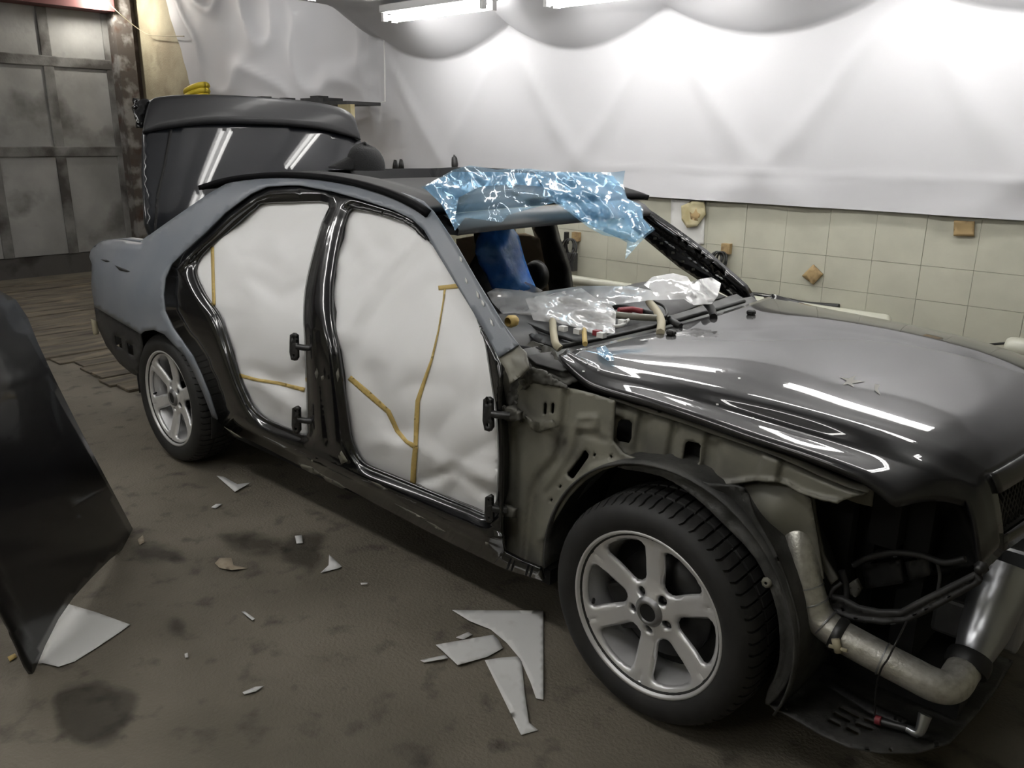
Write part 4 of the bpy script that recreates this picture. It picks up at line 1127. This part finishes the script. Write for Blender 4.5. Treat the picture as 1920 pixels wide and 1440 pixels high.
panel('fold', [(1290,530),(1313,523),(1334,520),(1352,531),(1346,555),(1334,570),(1300,572),(1286,558)], surf_plane((2.0,.87,1.01),(.10,-.22,.95)), m_clear, c1, grid=5, edge=5, jitter=1.2, thick=0, relief=crumple(.04,.03,50,ang=.8,stretch=2))
panel('fold', [(985,560),(1090,540),(1140,575),(1155,585),(1153,625),(1111,625),(1070,610),(1000,600)], surf_plane((2.0,.87,1.01),(.10,-.22,.95)), m_clear, c1, grid=5.5, edge=5, jitter=1.5, thick=0, relief=crumple(.028,.04,55,ang=.25,stretch=3.5))
sc_px = [(893,452),(900,434),(918,423),(940,420),(960,426),(973,443),(978,465),(985,490),(994,515),(1005,540),(1003,552),(975,556),(940,552),(922,540),(912,515),(898,495),(891,472)]
s1 = panel('seat_film', sc_px, surf_plane((1.16,1.24,1.0),(.95,-.2,.25)), m_blue_deep, None, grid=6, edge=5, jitter=1, thick=.002, relief=lambda pv: .07*np.clip(dist_poly(pv,sc_px)/45,0,1)**.6+crumple(.03,.012,60)(pv))
tag(s1, 'deep blue plastic film pulled over the front seat backrest', 'plastic film')
panel('film_tail', [(972,545),(985,528),(1000,535),(1018,545),(1005,552),(985,554)], surf_plane((1.2,1.24,1.0),(.95,-.2,.25)), m_clear, s1, grid=5, edge=4, jitter=1, thick=0, relief=crumple(.06,.02,66))
hf = panel('film_scrap', [(1118,652),(1135,648),(1150,668),(1152,676),(1140,677),(1122,664)], surf_hood(.008), m_blue2, None, grid=5, edge=4, thick=0, relief=crumple(.08,.004,70))
tag(hf, 'small scrap of pale blue film stuck to the bonnet corner', 'plastic film')

fp = panel('masking_paper', [(855,448),(900,440),(985,437),(1012,447),(1022,500),(1030,548),(870,566)], surf_far(.06), m_brown, None, grid=9, edge=8, thick=.001, relief=crumple(.02,.006,77))
tag(fp, 'brown paper closing the far rear door opening, seen through the cabin', 'paper')

# ================================================================== CAP ON THE ROOF
cb = atZ(686, 319, 1.381)
cap = thing('baseball_cap', tuple(cb), 'black baseball cap lying on the roof of the car', 'cap')
rows = []
for v in np.linspace(0,1,10):
    rows.append([tuple(cb+np.array([.095*math.cos(a)*(1-v**2.6)**.5, .085*math.sin(a)*(1-v**2.6)**.5, .118*v*(1-.08*math.cos(a))])) for a in np.linspace(0,2*math.pi,32,endpoint=False)])
cr = grid_mesh('crown', rows, m_cap, cap, closed_v=True)
lathe('button', [(.0001,.008),(.006,.006),(.009,0)], m_cap, cr, seg=10, axis='z', loc=tuple(cb+np.array([0,0,.117])))
dirv = np.array([-.80,-.60,0]); per = np.array([.60,-.80,0])
rows = []
for v in np.linspace(0,1,7):
    rows.append([tuple(cb+dirv*(.07*math.cos(a)+.105*v*math.cos(a)**.8 if math.cos(a)>0 else 0)+per*(.078*math.sin(a)*(1+.05*v))+np.array([0,0,.050*(1-v)+.012-.010*math.sin(a)**2])) for a in np.linspace(-1.45,1.45,17)])
grid_mesh('brim', rows, m_cap, cap, thick=.004)

# ================================================================== STANDING BLACK PANEL, LEFT
A = np.array([1.31,-1.039,0]); B = np.array([.676,-.447,0])
nn = np.cross(B-A,[0,0,1.0]); nn /= np.linalg.norm(nn)
if nn@(CAM-A) < 0: nn = -nn
pan = [(258,1008),(240,1022),(205,1050),(170,1085),(138,1120),(110,1160),(85,1210),(62,1265),(52,1250),(30,1200),(0,1140),(-60,1010),(-110,860),(-120,700),(-80,590),(-40,553),(0,545),(30,562),(52,595),(70,640),(100,705),(140,785),(190,880),(230,955)]
def pan_relief(pv):
    d = dist_poly(pv, [(52,595),(70,640),(100,705),(140,785),(190,880),(230,955),(258,1008)], False)
    t = dist_poly(pv, [(-120,700),(-80,590),(-40,553),(0,545),(30,562),(52,595)], False)
    o = -.05*np.exp(-(d/60))-.09*np.exp(-(t/45))
    c = dist_poly(pv, [(-100,740),(0,722),(100,690)], False)
    s = dist_poly(pv, [(-40,1010),(0,1085),(50,1212)], False)
    return o+.006*np.exp(-(c/5)**2)+.008*np.exp(-(s/5)**2)
pn = panel('standing_bodywork', pan, surf_plane(A, nn), m_black_panel, None, grid=11, edge=8, relief=pan_relief, thick=.012, thick_off=-1)
tag(pn, 'glossy black car body panel standing upright at the left edge', 'bodywork')

# ================================================================== PAPER SCRAPS ON THE FLOOR
def scrap(poly, label, material=m_paper_floor, curl=.006, seed=0, lift=.0):
    o = panel('paper_scrap', poly, surf_z(.004), material, None, grid=9, edge=8, thick=.0012, relief=lambda pv: lift+curl*(.5+np.array([nz(x*.02+seed,y*.02) for x,y in pv])))
    tag(o, label, 'paper', 'paper scraps on the floor'); return o
scrap([(848,1144),(1019,1145),(1019,1312),(1005,1309),(995,1280),(975,1235),(950,1205),(920,1180),(880,1164)], 'large curved triangular white paper offcut beside the front wheel')
scrap([(817,1209),(925,1190),(935,1200),(943,1215),(915,1231),(858,1247),(838,1228)], 'white paper strip pointing at the large triangular offcut', curl=.010, seed=3)
scrap([(909,1238),(940,1233),(970,1231),(978,1240),(984,1300),(992,1355),(1009,1369),(977,1378)], 'long tapered white paper offcut nearest the camera', seed=5)
scrap([(788,1238),(835,1228),(840,1234),(795,1242)], 'narrow white paper sliver beside the strip offcut', seed=6)
scrap([(855,1195),(878,1185),(886,1190),(868,1199)], 'small folded white paper bit above the strip offcut', seed=7)
scrap([(617,1040),(641,1062),(636,1065),(601,1074),(616,1060)], 'small white triangular paper bit alone on the floor', seed=8)
scrap([(403,1056),(412,1046),(434,1046),(438,1060),(464,1065),(435,1069),(412,1065)], 'tan torn paper scrap on the floor', m_paper_tan, seed=9)
scrap([(406,892),(420,894),(445,908),(470,905),(440,922),(432,915)], 'crumpled white paper bit near the rear wheel', seed=10, curl=.012)
scrap([(396,951),(405,945),(417,945),(404,953)], 'tiny white paper curl left of the middle of the floor', seed=11)
scrap([(453,1147),(460,1147),(478,1160),(473,1163)], 'short white paper strip in the middle of the open floor', seed=12)
scrap([(455,1298),(478,1288),(495,1286),(480,1296),(458,1302)], 'thin white paper strip lowest on the open floor', seed=13)
scrap([(553,1005),(566,1003),(568,1018),(556,1019)], 'tiny square paper bit on the dark floor stain', seed=14)
scrap([(346,1226),(352,1224),(353,1232),(347,1233)], 'tiny white paper dot beside the white sheet', seed=15)
scrap([(676,1093),(690,1092),(689,1095),(677,1096)], 'tiny paper sliver under the sill', seed=16)
scrap([(70,1245),(95,1185),(126,1132),(180,1148),(244,1171),(225,1185),(180,1215),(140,1240),(110,1250),(80,1243)], 'white sheet of paper under the standing black panel', m_white, curl=.004, seed=17)
scrap([(258,1012),(268,1003),(271,1016),(262,1022)], 'tiny tan paper bit at the corner of the standing black panel', m_paper_tan, seed=18)
scrap([(14,1232),(28,1225),(32,1232),(18,1240)], 'tiny yellow paper bit left of the standing black panel', m_tape, seed=19)

def stain(q):
    loop = catmull(q, 3, True); pv, F = mesh2d(loop, (), 7, 6)
    o = obj('oil_stain', [atZ(p[0], p[1], .0012) for p in pv], F, m_stain, flo)
    face_camera(o)
    a = o.data.attributes.new('fade', 'FLOAT', 'POINT')
    a.data.foreach_set('value', np.clip(dist_poly(pv, loop)/26, 0, 1).astype(np.float32))
stain([(505,1020),(540,1000),(560,990),(600,990),(622,1005),(610,1030),(615,1050),(590,1075),(550,1070),(520,1050)])
stain([(90,1300),(150,1270),(210,1275),(265,1300),(260,1340),(215,1400),(150,1405),(105,1370)])
stain([(240,1020),(290,1010),(350,1030),(330,1060),(260,1060)])
stain([(395,1000),(450,990),(530,1005),(520,1045),(440,1040)])
stain([(315,1150),(345,1150),(355,1185),(330,1200),(308,1180)])
# ================================================================== WALL ITEMS
def wall_panel(name, poly, y, material, label, cat, thick=.012, group=None, **kw):
    o = panel(name, poly, surf_y(y), material, None, grid=7, edge=5, thick=thick, thick_off=1, **kw); return tag(o, label, cat, group)
g = 'wooden blocks on the tiled wall'
wall_panel('wooden_block', [(1790,413),(1828,415),(1827,443),(1789,442)], WY-.006, m_wood, 'square brown wooden block under the sheet at the far right', 'block', group=g)
wall_panel('wooden_block', [(1526,496),(1544,514),(1526,533),(1505,517)], WY-.006, m_wood, 'brown wooden block turned like a diamond on the tiles', 'block', group=g)
wb3 = wall_panel('wooden_block', [(1279,386),(1300,377),(1321,378),(1324,402),(1308,424),(1290,427),(1280,412)], WY-.02, m_cream, 'ragged cream block with brown centre above the windscreen pillar', 'block', group=g)
panel('brown_core', [(1293,395),(1306,390),(1314,402),(1308,414),(1296,412)], surf_y(WY-.035), m_wood, wb3, grid=5, edge=4, thick=.006, relief=crumple(.1,.01))
wall_panel('pale_board', [(1259,374),(1322,377),(1320,458),(1257,455)], WY-.004, m_white, 'pale flat board on the wall behind the cream block', 'board', thick=.004)
def cyl_heater(a, b, y, rad, label):
    p0, p1 = np.array(a), np.array(b)
    t = (p1-p0)/np.linalg.norm(p1-p0)
    path = [p0, p0+t*.006, p0+t*.02, p0+t*.035, p1-t*.035, p1-t*.02, p1-t*.006, p1]
    o = tube('tube_heater', path, [.3*rad,.75*rad,.95*rad,rad,rad,.95*rad,.75*rad,.3*rad], m_heater, None, seg=20)
    tag(o, label, 'heater', 'tube heaters along the wall'); 
    for q in (.2,.8):
        c = p0+(p1-p0)*q
        box('bracket', (c[0]-.01,c[1],c[2]-rad-.012), (c[0]+.01,WY-.002,c[2]-rad+.004), m_steel, o)
    return o
cyl_heater((1.30,2.82,.625), (2.335,2.82,.625), 2.82, .046, 'cream tube heater on the wall just beyond the bonnet')
cyl_heater((2.87,2.82,.600), (3.90,2.82,.600), 2.82, .050, 'cream tube heater on the wall at the right edge')
cyl_heater((-.45,2.82,.605), (.745,2.82,.605), 2.82, .030, 'cream tube heater on the wall seen through the cabin')
cable = catmull([(2.335,2.84,.63),atY(1700,620,2.86),atY(1740,643,2.86),atY(1790,652,2.86),atY(1830,648,2.86),(2.87,2.84,.61)], 6)
tag(tube('heater_cable', cable, .006, m_wire, seg=6), 'dark cable hanging between two wall heaters', 'cable')
hose = catmull([atY(1380,556,2.882),atY(1410,553,2.882),atY(1450,558,2.882),atY(1510,570,2.882),atY(1573,575,2.882)], 6)
hs = tube('rubber_hose', hose, .016, m_wire, seg=10); tag(hs, 'black rubber hose lying along the wall above the heater', 'hose')
def coil(px, py, r_, n, label, turns):
    c = atY(px, py, WY-.05); parts = []
    for i in range(n):
        rx = r_*random.uniform(.5,1); rz = r_*random.uniform(1.1,1.9); off = np.array([random.uniform(-.02,.02), random.uniform(-.02,.0), -rz*.8])
        parts.append(tube_vf([c+off+np.array([rx*math.cos(a), .012*math.sin(a*2), rz*math.sin(a)]) for a in np.linspace(0,2*math.pi,22)], .006, 6))
    V, F = join_vf(parts); e = thing('cable_coil', tuple(c), label, 'cable', 'cables hung on the wall')
    w = obj('cable', V, F, m_steel, e); 
    box('hook_block', (c[0]-.005,WY-.035,c[2]+.0), (c[0]+.05,WY-.002,c[2]+.06), m_wood, e)
    return e, c
e1, c = coil(1070, 452, .05, 5, 'coil of thin grey cables hung on the wall behind the cabin', 5)
tube('plug', [c+np.array([-.03,-.01,.06]), c+np.array([-.03,-.01,-.02])], .018, m_wire, e1, seg=10)
obj('socket_box', *box_vf(tuple(c+np.array([-.03,-.03,-.20])), tuple(c+np.array([.05,.02,-.08]))), m_darkgrey, e1, smooth=False)
e2, c = coil(1350, 476, .045, 4, 'coil of cable hung on the wall beyond the windscreen pillar', 4)

# small tools clipped to the sheet behind the roof
for q, lab in (((741,304),'left one of two small black clamps on the sheet behind the cap'),((752,303),'right one of two small black clamps on the sheet behind the cap')):
    c = atY(*q, 2.78); 
    o = obj('clamp', *join_vf([tube_vf([c+np.array([-.012,0,-.06]), c+np.array([-.004,0,-.02]), c+np.array([0,0,.018])], [.018,.018,.011], 8), tube_vf([c+np.array([.018,0,-.06]), c+np.array([.012,0,-.02]), c+np.array([.008,0,.01])], [.012,.012,.009], 8)]), m_wire)
    tag(o, lab, 'clamp', 'small clamps')
c = atY(852, 303, 2.78)
o = obj('spray_nozzle', *join_vf([tube_vf([c+np.array([0,0,-.07]), c+np.array([.004,0,-.02]), c+np.array([0,0,.02]), c+np.array([-.004,0,.035])], [.020,.026,.022,.016], 10), tube_vf([c+np.array([0,0,.03]), c+np.array([0,0,.05])], .008, 6)]), m_steel)
tag(o, 'small dark nozzle hanging on the white sheet above the blue film', 'tool')

# shelf behind the boot lid with odds and ends
sx0, sx1 = -4.75, -1.66
sh_y0, sh_y1 = 2.42, 2.75
cab = thing('shelf_unit', (-3.2,2.6,0), 'cream wooden shelf unit against the wall behind the boot lid', 'shelf')
box('top_board', (sx0,sh_y0,1.765), (sx1-.06,sh_y1,1.79), m_darkgrey, cab)
box('upright_panel', (sx0,sh_y0,0), (sx0+.2,sh_y1-.02,1.765), m_cream, cab); box('upright_panel', (sx1-.16,sh_y0-.01,0), (sx1,sh_y0+.03,1.765), m_cream, cab);
for z in (.35,.8,1.25): box('shelf_board', (sx0,sh_y0,z), (sx1,sh_y1,z+.025), m_wood, cab)
for i, (px, w, h, mt, lab) in enumerate(((497,.10,.05,m_wire,'black tool case on the shelf behind the spoiler'),(540,.12,.03,m_darkgrey,'flat grey box on the shelf behind the spoiler'),(600,.16,.035,m_darkgrey,'dark tray on the right end of the shelf'))):
    c = atY(px, 190, 2.55)
    o = obj('tool_case', *join_vf([box_vf((c[0]-w,2.47,1.79),(c[0]+w,2.66,1.79+h)), box_vf((c[0]-w*.4,2.50,1.79+h),(c[0]+w*.3,2.60,1.79+h+.018))]), mt, smooth=False)
    tag(o, lab, 'case')
c = atY(368, 163, 2.58)
ys_ = thing('yellow_hose', (c[0],c[1],1.79), 'coiled yellow hose on top of the shelf unit', 'hose')
parts = []
for k in range(3):
    parts.append(tube_vf([(c[0]+.17*math.cos(a),c[1]+.07*math.sin(a),1.858+.05*k+.035*math.cos(a)) for a in np.linspace(0,2*math.pi,26)], .028, 8))
obj('loop', *join_vf(parts), m_yellow, ys_)
box('support', (c[0]-.10,c[1]-.05,1.79), (c[0]+.10,c[1]+.05,1.81), m_darkgrey, ys_)
